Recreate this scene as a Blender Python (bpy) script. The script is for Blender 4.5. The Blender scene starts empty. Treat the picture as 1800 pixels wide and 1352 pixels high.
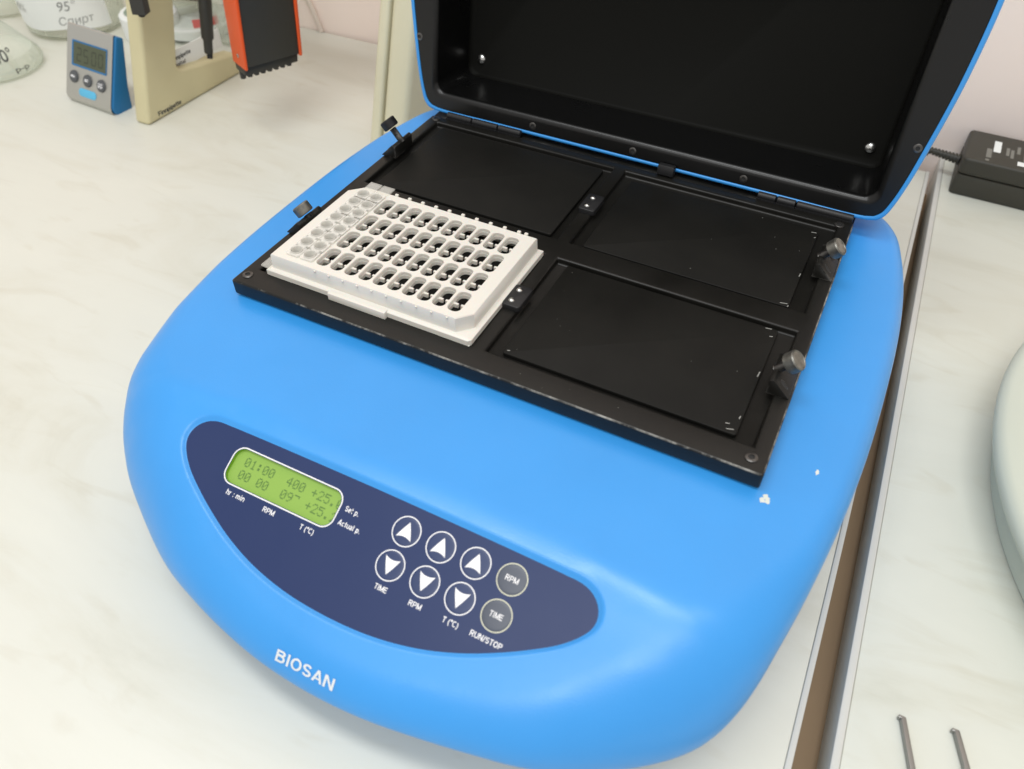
import bpy, bmesh, math, random
import numpy as np
from mathutils import Vector, Matrix
from mathutils.geometry import delaunay_2d_cdt, tessellate_polygon

random.seed(7)
SC = bpy.context.scene
COL = SC.collection
TZ = -95.0                                    # bench top, in mm below the shaker platform

# ------------------------------------------------------------------ camera
RT = Vector((0.89072613, 0.45450578, 0.00560888))
FW = Vector((-0.31311027, 0.62247528, -0.71727713)).normalized()
DN = FW.cross(RT).normalized(); RT = DN.cross(FW).normalized()
cam = bpy.data.cameras.new('camera')
cam.sensor_width = 36.0
cam.lens = 1375.91 / 1800 * 36
cam.clip_start = 0.01; cam.clip_end = 50
cam.dof.use_dof = True
cam.dof.focus_distance = 0.45
cam.dof.aperture_fstop = 10.0
co = bpy.data.objects.new('camera', cam); COL.objects.link(co)
m = Matrix((RT, -DN, -FW)).transposed().to_4x4()
m.translation = Vector((0.29003, -0.23337, 0.26803 + 0.095))
co.matrix_world = m
SC.camera = co
SC.cycles.transparent_max_bounces = 40

# ------------------------------------------------------------------ light
w = bpy.data.worlds.new('World'); SC.world = w; w.use_nodes = True
w.node_tree.nodes['Background'].inputs[0].default_value = (1.0, 0.97, 0.93, 1)
w.node_tree.nodes['Background'].inputs[1].default_value = 0.70
SC.view_settings.view_transform = 'Standard'
SC.view_settings.look = 'None'
SC.view_settings.exposure = 0.0
SC.view_settings.gamma = 1.0

def area(name, loc, aim, sx, sy, power, color):
    l = bpy.data.lights.new(name, 'AREA'); l.shape = 'RECTANGLE'; l.size = sx; l.size_y = sy
    l.energy = power; l.color = color
    o = bpy.data.objects.new(name, l); COL.objects.link(o)
    o.location = loc
    o.rotation_euler = (Vector(aim) - Vector(loc)).to_track_quat('-Z', 'Y').to_euler()
    return o
area('ceiling_lamp', (0.10, -0.20, 1.70), (0.10, -0.2, 0), 1.25, 0.28, 13.0, (0.97, 0.99, 1.0))
area('ceiling_lamp', (0.30, -1.10, 1.75), (0.1, 0.3, 0), 1.25, 0.40, 11.0, (0.98, 0.99, 0.98))

# ------------------------------------------------------------------ helpers
def P(x, y, z): return Vector((x * .001, y * .001, (z - TZ) * .001))
def link(o): COL.objects.link(o); return o
def tag(o, label=None, cat=None, group=None, kind=None):
    if label: o['label'] = label
    if cat: o['category'] = cat
    if group: o['group'] = group
    if kind: o['kind'] = kind
    return o
def empty(name, x, y, z, label, cat, group=None):
    o = bpy.data.objects.new(name, None); o.empty_display_size = .01
    link(o); o.location = P(x, y, z)
    return tag(o, label, cat, group)

class MB:
    """mesh builder, vertices in mm scene coordinates (z relative to the platform)"""
    def __init__(s): s.v = []; s.f = []; s.m = []
    def add(s, vs, fs, mi=0):
        b = len(s.v); s.v += [tuple(v) for v in vs]; s.f += [[i + b for i in f] for f in fs]; s.m += [mi] * len(fs)
    def box(s, c, d, rot=None, mi=0):
        x, y, z = [q / 2 for q in d]
        vs = [Vector((a * x, b * y, e * z)) for e in (-1, 1) for b in (-1, 1) for a in (-1, 1)]
        if rot is not None: vs = [rot @ v for v in vs]
        vs = [v + Vector(c) for v in vs]
        s.add(vs, [(0, 2, 3, 1), (4, 5, 7, 6), (0, 1, 5, 4), (2, 6, 7, 3), (0, 4, 6, 2), (1, 3, 7, 5)], mi)
    def loft(s, loops, cap0=False, cap1=False, closed=True, mi=0):
        n = len(loops[0]); vs = [p for l in loops for p in l]; fs = []
        for k in range(len(loops) - 1):
            for i in range(n if closed else n - 1):
                j = (i + 1) % n
                fs.append((k * n + i, k * n + j, (k + 1) * n + j, (k + 1) * n + i))
        if cap0: fs.append(tuple(range(n))[::-1])
        if cap1: fs.append(tuple((len(loops) - 1) * n + i for i in range(n)))
        s.add(vs, fs, mi)
    def lathe(s, o, axis, prof, n=24, cap0=False, cap1=False, mi=0, a0=0):
        """prof: list of (radius, height along axis)"""
        o = Vector(o); ax = Vector(axis).normalized()
        t = Vector((0, 0, 1)) if abs(ax.z) < .9 else Vector((1, 0, 0))
        u = (t - ax * t.dot(ax)).normalized(); w_ = ax.cross(u)
        loops = [[o + ax * h + (u * math.cos(a0 + 2 * math.pi * i / n) + w_ * math.sin(a0 + 2 * math.pi * i / n)) * r for i in range(n)] for r, h in prof]
        s.loft(loops, cap0, cap1, True, mi)
    def tube(s, pts, r, n=10, cap=True, mi=0):
        pts = [Vector(p) for p in pts]; loops = []; prev = None
        for i, p in enumerate(pts):
            d = (pts[min(i + 1, len(pts) - 1)] - pts[max(i - 1, 0)]).normalized()
            u = prev - d * prev.dot(d) if prev is not None else d.orthogonal()
            u.normalize(); prev = u; v = d.cross(u)
            rr = r[i] if isinstance(r, (list, tuple)) else r
            loops.append([p + (u * math.cos(2 * math.pi * k / n) + v * math.sin(2 * math.pi * k / n)) * rr for k in range(n)])
        s.loft(loops, cap, cap, True, mi)
    def build(s, name, mats, parent=None, smooth=None, bevel=0, seg=2, recalc=True, weld=False, angle=40, origin=None):
        if not isinstance(mats, (list, tuple)): mats = [mats]
        me = bpy.data.meshes.new(name)
        o = bpy.data.objects.new(name, me); link(o)
        org = P(*origin) if origin else (parent.matrix_world.translation.copy() if parent else Vector((0, 0, 0)))
        if parent is not None and not origin: org = gloc(parent)
        vs = [P(*v) - org for v in s.v]
        me.from_pydata(vs, [], s.f)
        for mt in mats: me.materials.append(mt)
        for p, i in zip(me.polygons, s.m): p.material_index = i
        bm = bmesh.new(); bm.from_mesh(me)
        if weld: bmesh.ops.remove_doubles(bm, verts=bm.verts, dist=1e-6)
        if recalc: bmesh.ops.recalc_face_normals(bm, faces=bm.faces)
        if bevel:
            es = [e for e in bm.edges if len(e.link_faces) == 2 and e.calc_face_angle(0) > math.radians(35)]
            bmesh.ops.bevel(bm, geom=es, offset=bevel * .001, segments=seg, profile=.5, affect='EDGES', clamp_overlap=True)
        if smooth is None: smooth = True
        lim = math.radians(angle)
        if smooth:
            for f in bm.faces: f.smooth = True
            for e in bm.edges:
                if len(e.link_faces) == 2 and e.calc_face_angle(0) > lim: e.smooth = False
        bm.to_mesh(me); bm.free(); me.update()
        if parent is not None:
            o.parent = parent
            o.location = org - gloc(parent)
        else:
            o.location = org
        return o
def gloc(o):
    v = Vector(o.location)
    while o.parent is not None: o = o.parent; v += Vector(o.location)
    return v
def dup(o, parent=None, dx=0, dy=0, dz=0, name=None):
    """a copy of an object and its descendants, moved by mm; shares mesh data"""
    c = o.copy(); link(c)
    c.parent = parent if parent is not None else o.parent
    c.location = Vector(o.location) + Vector((dx, dy, dz)) * .001
    for ch in list(o.children): dup(ch, c)
    return c

# ------------------------------------------------------------------ materials
def mat(name, col, rough=.5, metal=0.0, spec=.5, trans=0.0, ior=1.45, coat=0.0, emit=None, estr=0.0, bump=0.0, bscale=400.0, var=0.0, vscale=30.0, sss=0.0, rvar=0.0):
    mt = bpy.data.materials.new(name); mt.use_nodes = True
    nt = mt.node_tree; b = nt.nodes['Principled BSDF']
    b.inputs['Base Color'].default_value = (*col, 1); b.inputs['Roughness'].default_value = rough
    b.inputs['Metallic'].default_value = metal; b.inputs['Specular IOR Level'].default_value = spec
    b.inputs['Transmission Weight'].default_value = trans; b.inputs['IOR'].default_value = ior
    b.inputs['Coat Weight'].default_value = coat
    if sss:
        b.inputs['Subsurface Weight'].default_value = sss; b.inputs['Subsurface Scale'].default_value = .002
    if emit:
        b.inputs['Emission Color'].default_value = (*emit, 1); b.inputs['Emission Strength'].default_value = estr
    if bump or var or rvar:
        tc = nt.nodes.new('ShaderNodeTexCoord')
    if bump:
        n = nt.nodes.new('ShaderNodeTexNoise'); n.inputs['Scale'].default_value = bscale; n.inputs['Detail'].default_value = 3
        nt.links.new(tc.outputs['Object'], n.inputs['Vector'])
        bp = nt.nodes.new('ShaderNodeBump'); bp.inputs['Strength'].default_value = bump; bp.inputs['Distance'].default_value = .0004
        nt.links.new(n.outputs['Fac'], bp.inputs['Height']); nt.links.new(bp.outputs['Normal'], b.inputs['Normal'])
    if var:
        n = nt.nodes.new('ShaderNodeTexNoise'); n.inputs['Scale'].default_value = vscale; n.inputs['Detail'].default_value = 5
        nt.links.new(tc.outputs['Object'], n.inputs['Vector'])
        r = nt.nodes.new('ShaderNodeMapRange'); r.inputs['To Min'].default_value = 1 - var; r.inputs['To Max'].default_value = 1 + var
        r.inputs['From Min'].default_value = .3; r.inputs['From Max'].default_value = .7
        nt.links.new(n.outputs['Fac'], r.inputs['Value'])
        mx = nt.nodes.new('ShaderNodeVectorMath'); mx.operation = 'SCALE'; mx.inputs[0].default_value = col
        nt.links.new(r.outputs['Result'], mx.inputs['Scale']); nt.links.new(mx.outputs['Vector'], b.inputs['Base Color'])
    if rvar:
        n = nt.nodes.new('ShaderNodeTexNoise'); n.inputs['Scale'].default_value = 22; n.inputs['Detail'].default_value = 6; n.inputs['Roughness'].default_value = .65
        nt.links.new(tc.outputs['Object'], n.inputs['Vector'])
        r = nt.nodes.new('ShaderNodeMapRange'); r.inputs['To Min'].default_value = rough - rvar; r.inputs['To Max'].default_value = rough + rvar
        r.inputs['From Min'].default_value = .3; r.inputs['From Max'].default_value = .7
        nt.links.new(n.outputs['Fac'], r.inputs['Value']); nt.links.new(r.outputs['Result'], b.inputs['Roughness'])
    return mt
def milky(name, col, dens):
    """thin translucent plastic or cloudy liquid: part seen through, part scattering, glossy skin"""
    mt = bpy.data.materials.new(name); mt.use_nodes = True; nt = mt.node_tree; b = nt.nodes['Principled BSDF']
    b.inputs['Base Color'].default_value = (*col, 1); b.inputs['Roughness'].default_value = .14
    fr_ = nt.nodes.new('ShaderNodeLayerWeight'); fr_.inputs['Blend'].default_value = .35
    mr = nt.nodes.new('ShaderNodeMapRange'); mr.inputs['To Min'].default_value = dens; mr.inputs['To Max'].default_value = min(1, dens + .45)
    nt.links.new(fr_.outputs['Facing'], mr.inputs['Value'])
    tr = nt.nodes.new('ShaderNodeBsdfTransparent'); tr.inputs['Color'].default_value = (.97, .97, .95, 1)
    mx = nt.nodes.new('ShaderNodeMixShader'); nt.links.new(mr.outputs['Result'], mx.inputs[0])
    nt.links.new(tr.outputs[0], mx.inputs[1]); nt.links.new(b.outputs[0], mx.inputs[2])
    nt.links.new(mx.outputs[0], nt.nodes['Material Output'].inputs['Surface'])
    return mt
def thin_glass(name, tint):
    """thin-walled glass: clear face-on, tinted and reflecting at the edges"""
    mt = bpy.data.materials.new(name); mt.use_nodes = True; nt = mt.node_tree
    nt.nodes.remove(nt.nodes['Principled BSDF'])
    lw = nt.nodes.new('ShaderNodeLayerWeight'); lw.inputs['Blend'].default_value = .25
    rp = nt.nodes.new('ShaderNodeMix'); rp.data_type = 'RGBA'; rp.inputs['A'].default_value = (*tint, 1); rp.inputs['B'].default_value = (.93, .955, .935, 1)
    nt.links.new(lw.outputs['Facing'], rp.inputs['Factor'])
    tr = nt.nodes.new('ShaderNodeBsdfTransparent'); nt.links.new(rp.outputs['Result'], tr.inputs['Color'])
    gl = nt.nodes.new('ShaderNodeBsdfGlossy'); gl.inputs['Roughness'].default_value = .06
    pw = nt.nodes.new('ShaderNodeMath'); pw.operation = 'POWER'; pw.inputs[1].default_value = 3.0; nt.links.new(lw.outputs['Facing'], pw.inputs[0]); fz = nt.nodes.new('ShaderNodeMapRange'); fz.inputs['To Min'].default_value = .04; fz.inputs['To Max'].default_value = .55; nt.links.new(pw.outputs[0], fz.inputs['Value'])
    mx = nt.nodes.new('ShaderNodeMixShader'); nt.links.new(fz.outputs[0], mx.inputs[0]); nt.links.new(tr.outputs[0], mx.inputs[1]); nt.links.new(gl.outputs[0], mx.inputs[2])
    nt.links.new(mx.outputs[0], nt.nodes['Material Output'].inputs['Surface'])
    return mt
M = {}
M['blue'] = mat('blue_plastic', (0.033, 0.292, 0.735), .35, spec=.8, bump=.11, bscale=1100, var=.035, vscale=14, rvar=.07)
M['navy'] = mat('navy_membrane', (0.020, 0.036, 0.112), .36, spec=.34, bump=.05, bscale=1500, rvar=.05)
M['navy_key'] = mat('navy_key_membrane', (0.025, 0.043, 0.120), .36)
M['grey_key'] = mat('worn_grey_key_membrane', (0.080, 0.092, 0.122), .36)
M['white_print'] = mat('white_print', (0.86, 0.86, 0.88), .5)
M['worn_print'] = mat('worn_yellowed_print', (0.62, 0.62, 0.48), .5)
M['silver_print'] = mat('silver_print', (0.70, 0.74, 0.76), .45)
M['black'] = mat('black_anodised', (0.0072, 0.0068, 0.0056), .47, spec=.36, bump=.1, bscale=1200, var=.25, vscale=25, rvar=.1)
M['black_plastic'] = mat('black_plastic', (0.013, 0.013, 0.014), .45, spec=.5, bump=.06, bscale=1500, rvar=.08)
M['liner_back'] = mat('matt_black_liner', (0.0045, 0.0045, 0.0036), .55, spec=.10, bump=.06, bscale=900)
M['liner'] = mat('black_liner', (0.0035, 0.0035, 0.0035), .30, spec=.50, rvar=.04)
M['steel'] = mat('steel', (0.62, 0.62, 0.60), .25, metal=1)
M['mid_steel'] = mat('dull_steel', (0.30, 0.30, 0.29), .35, metal=.9)
M['dark_steel'] = mat('dark_steel', (0.12, 0.115, 0.11), .35, metal=.9, var=.3, vscale=300)
M['knob_steel'] = mat('worn_knob_metal', (0.20, 0.195, 0.175), .38, metal=.75, var=.4, vscale=250)
M['lcd'] = mat('lcd_green', (0.235, 0.39, 0.07), .35, emit=(0.36, 0.60, 0.12), estr=.07)
M['lcd_wall'] = mat('lcd_green_bezel', (0.16, 0.34, 0.015), .5, emit=(0.2, 0.5, 0.02), estr=.06)
M['lcd_char'] = mat('lcd_segment', (0.10, 0.20, 0.04), .5)
M['plate'] = mat('white_polystyrene', (0.72, 0.69, 0.63), .38, spec=.4, sss=.12)
M['well'] = milky('milky_clear_polystyrene', (0.88, 0.86, 0.81), .46)
M['chip'] = mat('bare_paint_chip', (0.66, 0.69, 0.64), .7)
M['speck'] = mat('pale_dust', (0.30, 0.30, 0.28), .8)
M['cream'] = mat('cream_plastic', (0.60, 0.545, 0.335), .42, var=.04, vscale=20)
M['cream_light'] = mat('pale_cream_plastic', (0.66, 0.615, 0.44), .45, var=.04, vscale=20)
M['orange'] = mat('orange_plastic', (0.72, 0.085, 0.012), .38)
M['pip_black'] = mat('pipette_black_plastic', (0.030, 0.029, 0.025), .45)
M['tab'] = milky('clear_thin_plastic', (0.85, 0.83, 0.78), .16)
M['glass'] = thin_glass('lab_glass', (0.992, 0.996, 0.992))
M['liquid'] = milky('cloudy_liquid', (0.90, 0.93, 0.86), .16)
M['paper'] = mat('white_paper', (0.80, 0.82, 0.80), .8)
M['ink'] = mat('dark_marker_ink', (0.05, 0.052, 0.052), .6)
M['grey_ink'] = mat('thin_pencil_writing', (0.14, 0.145, 0.145), .6)
M['faint_ink'] = mat('faded_marker_ink', (0.45, 0.46, 0.42), .6)
M['red_ink'] = mat('red_label_print', (0.70, 0.16, 0.15), .6)
M['silver'] = mat('silver_plastic', (0.50, 0.495, 0.46), .34, metal=.75)
M['timer_blue'] = mat('timer_blue_plastic', (0.012, 0.15, 0.36), .4)
M['timer_badge'] = mat('timer_badge_blue', (0.11, 0.47, 0.72), .5)
M['timer_key'] = mat('timer_grey_key', (0.085, 0.09, 0.095), .45)
M['timer_lcd'] = mat('timer_lcd_grey_green', (0.075, 0.088, 0.048), .3)
M['timer_seg'] = mat('timer_lcd_segment', (0.035, 0.045, 0.024), .4)
M['brown_card'] = mat('brown_cardboard', (0.07, 0.028, 0.02), .6)
M['green_rim'] = mat('greenish_plastic', (0.25, 0.33, 0.26), .4)
M['drum'] = mat('pale_grey_green_plastic', (0.57, 0.60, 0.51), .4, var=.02, vscale=10)
M['adapter'] = mat('adapter_black_plastic', (0.043, 0.040, 0.030), .5, bump=.1, bscale=1500)
M['adapter_lbl'] = mat('adapter_grey_print', (0.20, 0.195, 0.17), .6)
M['trim'] = mat('grey_white_edge_trim', (0.60, 0.60, 0.56), .5)
M['edge'] = mat('bench_edge_grey', (0.38, 0.39, 0.39), .6)
M['brown'] = mat('brown_board', (0.37, 0.265, 0.165), .7, var=.08, vscale=8)
M['cable'] = mat('pale_cable', (0.72, 0.63, 0.55), .6)
M['rubber'] = mat('black_rubber', (0.02, 0.02, 0.02), .7)

def worn_edges(mt, radius=.0012, col=(.30, .29, .27)):
    nt = mt.node_tree; b = nt.nodes['Principled BSDF']
    bv = nt.nodes.new('ShaderNodeBevel'); bv.samples = 6; bv.inputs['Radius'].default_value = radius
    g = nt.nodes.new('ShaderNodeNewGeometry'); dt = nt.nodes.new('ShaderNodeVectorMath'); dt.operation = 'DOT_PRODUCT'
    nt.links.new(bv.outputs['Normal'], dt.inputs[0]); nt.links.new(g.outputs['True Normal'], dt.inputs[1])
    n = nt.nodes.new('ShaderNodeTexNoise'); n.inputs['Scale'].default_value = 60; n.inputs['Detail'].default_value = 8; n.inputs['Roughness'].default_value = .75
    tc = nt.nodes.new('ShaderNodeTexCoord'); nt.links.new(tc.outputs['Object'], n.inputs['Vector'])
    ed = nt.nodes.new('ShaderNodeMapRange'); ed.inputs['From Min'].default_value = .995; ed.inputs['From Max'].default_value = .90
    nt.links.new(dt.outputs['Value'], ed.inputs['Value'])
    nr = nt.nodes.new('ShaderNodeMapRange'); nr.inputs['From Min'].default_value = .50; nr.inputs['From Max'].default_value = .72; nt.links.new(n.outputs['Fac'], nr.inputs['Value'])
    ml = nt.nodes.new('ShaderNodeMath'); ml.operation = 'MULTIPLY'; nt.links.new(ed.outputs['Result'], ml.inputs[0]); nt.links.new(nr.outputs['Result'], ml.inputs[1])
    old = b.inputs['Base Color'].links[0].from_socket
    mx = nt.nodes.new('ShaderNodeMix'); mx.data_type = 'RGBA'; nt.links.new(ml.outputs[0], mx.inputs['Factor']); nt.links.new(old, mx.inputs['A']); mx.inputs['B'].default_value = (*col, 1)
    nt.links.new(mx.outputs['Result'], b.inputs['Base Color']); nt.links.new(ml.outputs[0], b.inputs['Metallic'])
worn_edges(M['black'])
M['black_plate'] = mat('black_plate', (0.0075, 0.0072, 0.0060), .58, spec=.22, bump=.1, bscale=1200, var=.25, vscale=25, rvar=.05)
def worn_lip_glint(mt, col=(.34, .33, .30)):
    """broken pale streaks on front and right edges: rubbed paint plus a painted highlight"""
    nt = mt.node_tree; b = nt.nodes['Principled BSDF']
    g = nt.nodes.new('ShaderNodeNewGeometry'); sx = nt.nodes.new('ShaderNodeSeparateXYZ'); nt.links.new(g.outputs['True Normal'], sx.inputs[0])
    cr = nt.nodes.new('ShaderNodeValToRGB'); e = cr.color_ramp.elements; e[0].position = .30; e[0].color = (0, 0, 0, 1); e[1].position = .50; e[1].color = (1, 1, 1, 1)
    x = e.new(.86); x.color = (1, 1, 1, 1); x = e.new(.97); x.color = (0, 0, 0, 1)
    nt.links.new(sx.outputs['Z'], cr.inputs['Fac'])
    n = nt.nodes.new('ShaderNodeTexNoise'); n.inputs['Scale'].default_value = 70; n.inputs['Detail'].default_value = 8; n.inputs['Roughness'].default_value = .7
    tc = nt.nodes.new('ShaderNodeTexCoord'); nt.links.new(tc.outputs['Object'], n.inputs['Vector'])
    nr = nt.nodes.new('ShaderNodeMapRange'); nr.inputs['From Min'].default_value = .46; nr.inputs['From Max'].default_value = .66; nt.links.new(n.outputs['Fac'], nr.inputs['Value'])
    ml = nt.nodes.new('ShaderNodeMath'); ml.operation = 'MULTIPLY'; nt.links.new(cr.outputs['Color'], ml.inputs[0]); nt.links.new(nr.outputs['Result'], ml.inputs[1])
    sp = nt.nodes.new('ShaderNodeSeparateXYZ'); nt.links.new(g.outputs['Position'], sp.inputs[0])
    ly_ = nt.nodes.new('ShaderNodeMath'); ly_.operation = 'LESS_THAN'; ly_.inputs[1].default_value = .004; nt.links.new(sp.outputs['Y'], ly_.inputs[0])
    gx_ = nt.nodes.new('ShaderNodeMath'); gx_.operation = 'GREATER_THAN'; gx_.inputs[1].default_value = .2915; nt.links.new(sp.outputs['X'], gx_.inputs[0])
    ad_ = nt.nodes.new('ShaderNodeMath'); ad_.operation = 'MAXIMUM'; nt.links.new(ly_.outputs[0], ad_.inputs[0]); nt.links.new(gx_.outputs[0], ad_.inputs[1])
    m2 = nt.nodes.new('ShaderNodeMath'); m2.operation = 'MULTIPLY'; nt.links.new(ml.outputs[0], m2.inputs[0]); nt.links.new(ad_.outputs[0], m2.inputs[1])
    old = b.inputs['Base Color'].links[0].from_socket
    mx = nt.nodes.new('ShaderNodeMix'); mx.data_type = 'RGBA'; nt.links.new(m2.outputs[0], mx.inputs['Factor']); nt.links.new(old, mx.inputs['A']); mx.inputs['B'].default_value = (*col, 1)
    nt.links.new(mx.outputs['Result'], b.inputs['Base Color'])
M['black_frame'] = mat('black_frame', (0.0072, 0.0068, 0.0056), .40, spec=.42, bump=.1, bscale=1200, var=.25, vscale=25, rvar=.08)
worn_lip_glint(M['black_frame'])  # front lip: lamp highlight put into the colour along with edge wear
def marble(name, seed, tint):
    mt = bpy.data.materials.new(name); mt.use_nodes = True; nt = mt.node_tree; b = nt.nodes['Principled BSDF']
    b.inputs['Roughness'].default_value = .38; b.inputs['Specular IOR Level'].default_value = .35
    g = nt.nodes.new('ShaderNodeNewGeometry')
    mp = nt.nodes.new('ShaderNodeMapping'); mp.inputs['Location'].default_value = (seed, seed * .7, 0)
    mp.inputs['Rotation'].default_value = (0, 0, math.radians(-9)); mp.inputs['Scale'].default_value = (2.6, 8.5, 3)
    nt.links.new(g.outputs['Position'], mp.inputs['Vector'])
    n1 = nt.nodes.new('ShaderNodeTexNoise'); n1.inputs['Scale'].default_value = 1.6; n1.inputs['Detail'].default_value = 6; n1.inputs['Roughness'].default_value = .62; n1.inputs['Distortion'].default_value = .9
    nt.links.new(mp.outputs['Vector'], n1.inputs['Vector'])
    r1 = nt.nodes.new('ShaderNodeValToRGB'); e = r1.color_ramp.elements
    base = Vector((0.675, 0.678, 0.608)) ; base = Vector([a * b_ for a, b_ in zip(base, tint)])
    e[0].position = .30; e[0].color = (base.x * .90, base.y * .89, base.z * .86, 1)
    e[1].position = .50; e[1].color = (*base, 1)
    x = r1.color_ramp.elements.new(.40); x.color = (base.x * .965, base.y * .955, base.z * .935, 1)
    x = r1.color_ramp.elements.new(.72); x.color = (*(base * 1.035), 1)
    nt.links.new(n1.outputs['Fac'], r1.inputs['Fac'])
    n2 = nt.nodes.new('ShaderNodeTexNoise'); n2.inputs['Scale'].default_value = 4.2; n2.inputs['Detail'].default_value = 4; n2.inputs['Distortion'].default_value = 1.5
    nt.links.new(mp.outputs['Vector'], n2.inputs['Vector'])
    r2 = nt.nodes.new('ShaderNodeValToRGB'); e = r2.color_ramp.elements
    e[0].position = .28; e[0].color = (.945, .93, .905, 1); e[1].position = .42; e[1].color = (1, 1, 1, 1)
    nt.links.new(n2.outputs['Fac'], r2.inputs['Fac'])
    mx = nt.nodes.new('ShaderNodeMix'); mx.data_type = 'RGBA'; mx.blend_type = 'MULTIPLY'; mx.inputs['Factor'].default_value = 1
    nt.links.new(r1.outputs['Color'], mx.inputs['A']); nt.links.new(r2.outputs['Color'], mx.inputs['B'])
    nt.links.new(mx.outputs['Result'], b.inputs['Base Color'])
    return mt
M['marble'] = marble('marble_laminate', 3.1, (1, 1, 1))
M['marble2'] = marble('marble_laminate_cool', 9.7, (.99, 1.0, .985))
M['wall'] = mat('pale_pink_wall_paint', (0.95, 0.82, 0.745), .8, var=.02, vscale=6, bump=.1, bscale=200)

# ------------------------------------------------------------------ text
_fc = {}
def glyphs(s, bold=0.0, shear=0.0):
    key = (s, bold, shear)
    if key in _fc: return _fc[key]
    c = bpy.data.curves.new('lettering', 'FONT'); c.body = s; c.size = 1; c.offset = bold; c.shear = shear
    c.resolution_u = 4
    o = bpy.data.objects.new('lettering', c); link(o)
    dg = bpy.context.evaluated_depsgraph_get()
    me = bpy.data.meshes.new_from_object(o.evaluated_get(dg))
    v = [(p.co.x, p.co.y) for p in me.vertices]; f = [list(p.vertices) for p in me.polygons]
    bpy.data.objects.remove(o); bpy.data.curves.remove(c); bpy.data.meshes.remove(me)
    _fc[key] = (v, f); return v, f
def text(mb, s, fn, x0, x1, y0, h=None, bold=.015, mi=0, shear=0):
    """fit the string between x0 and x1 (2-D), baseline y0; fn maps (x, y) to mm"""
    v, f = glyphs(s, bold, shear)
    a = min(p[0] for p in v); b = max(p[0] for p in v)
    k = (x1 - x0) / (b - a); ky = k if h is None else h / .72
    mb.add([fn(x0 + (p[0] - a) * k, y0 + p[1] * ky) for p in v], f, mi)

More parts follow.
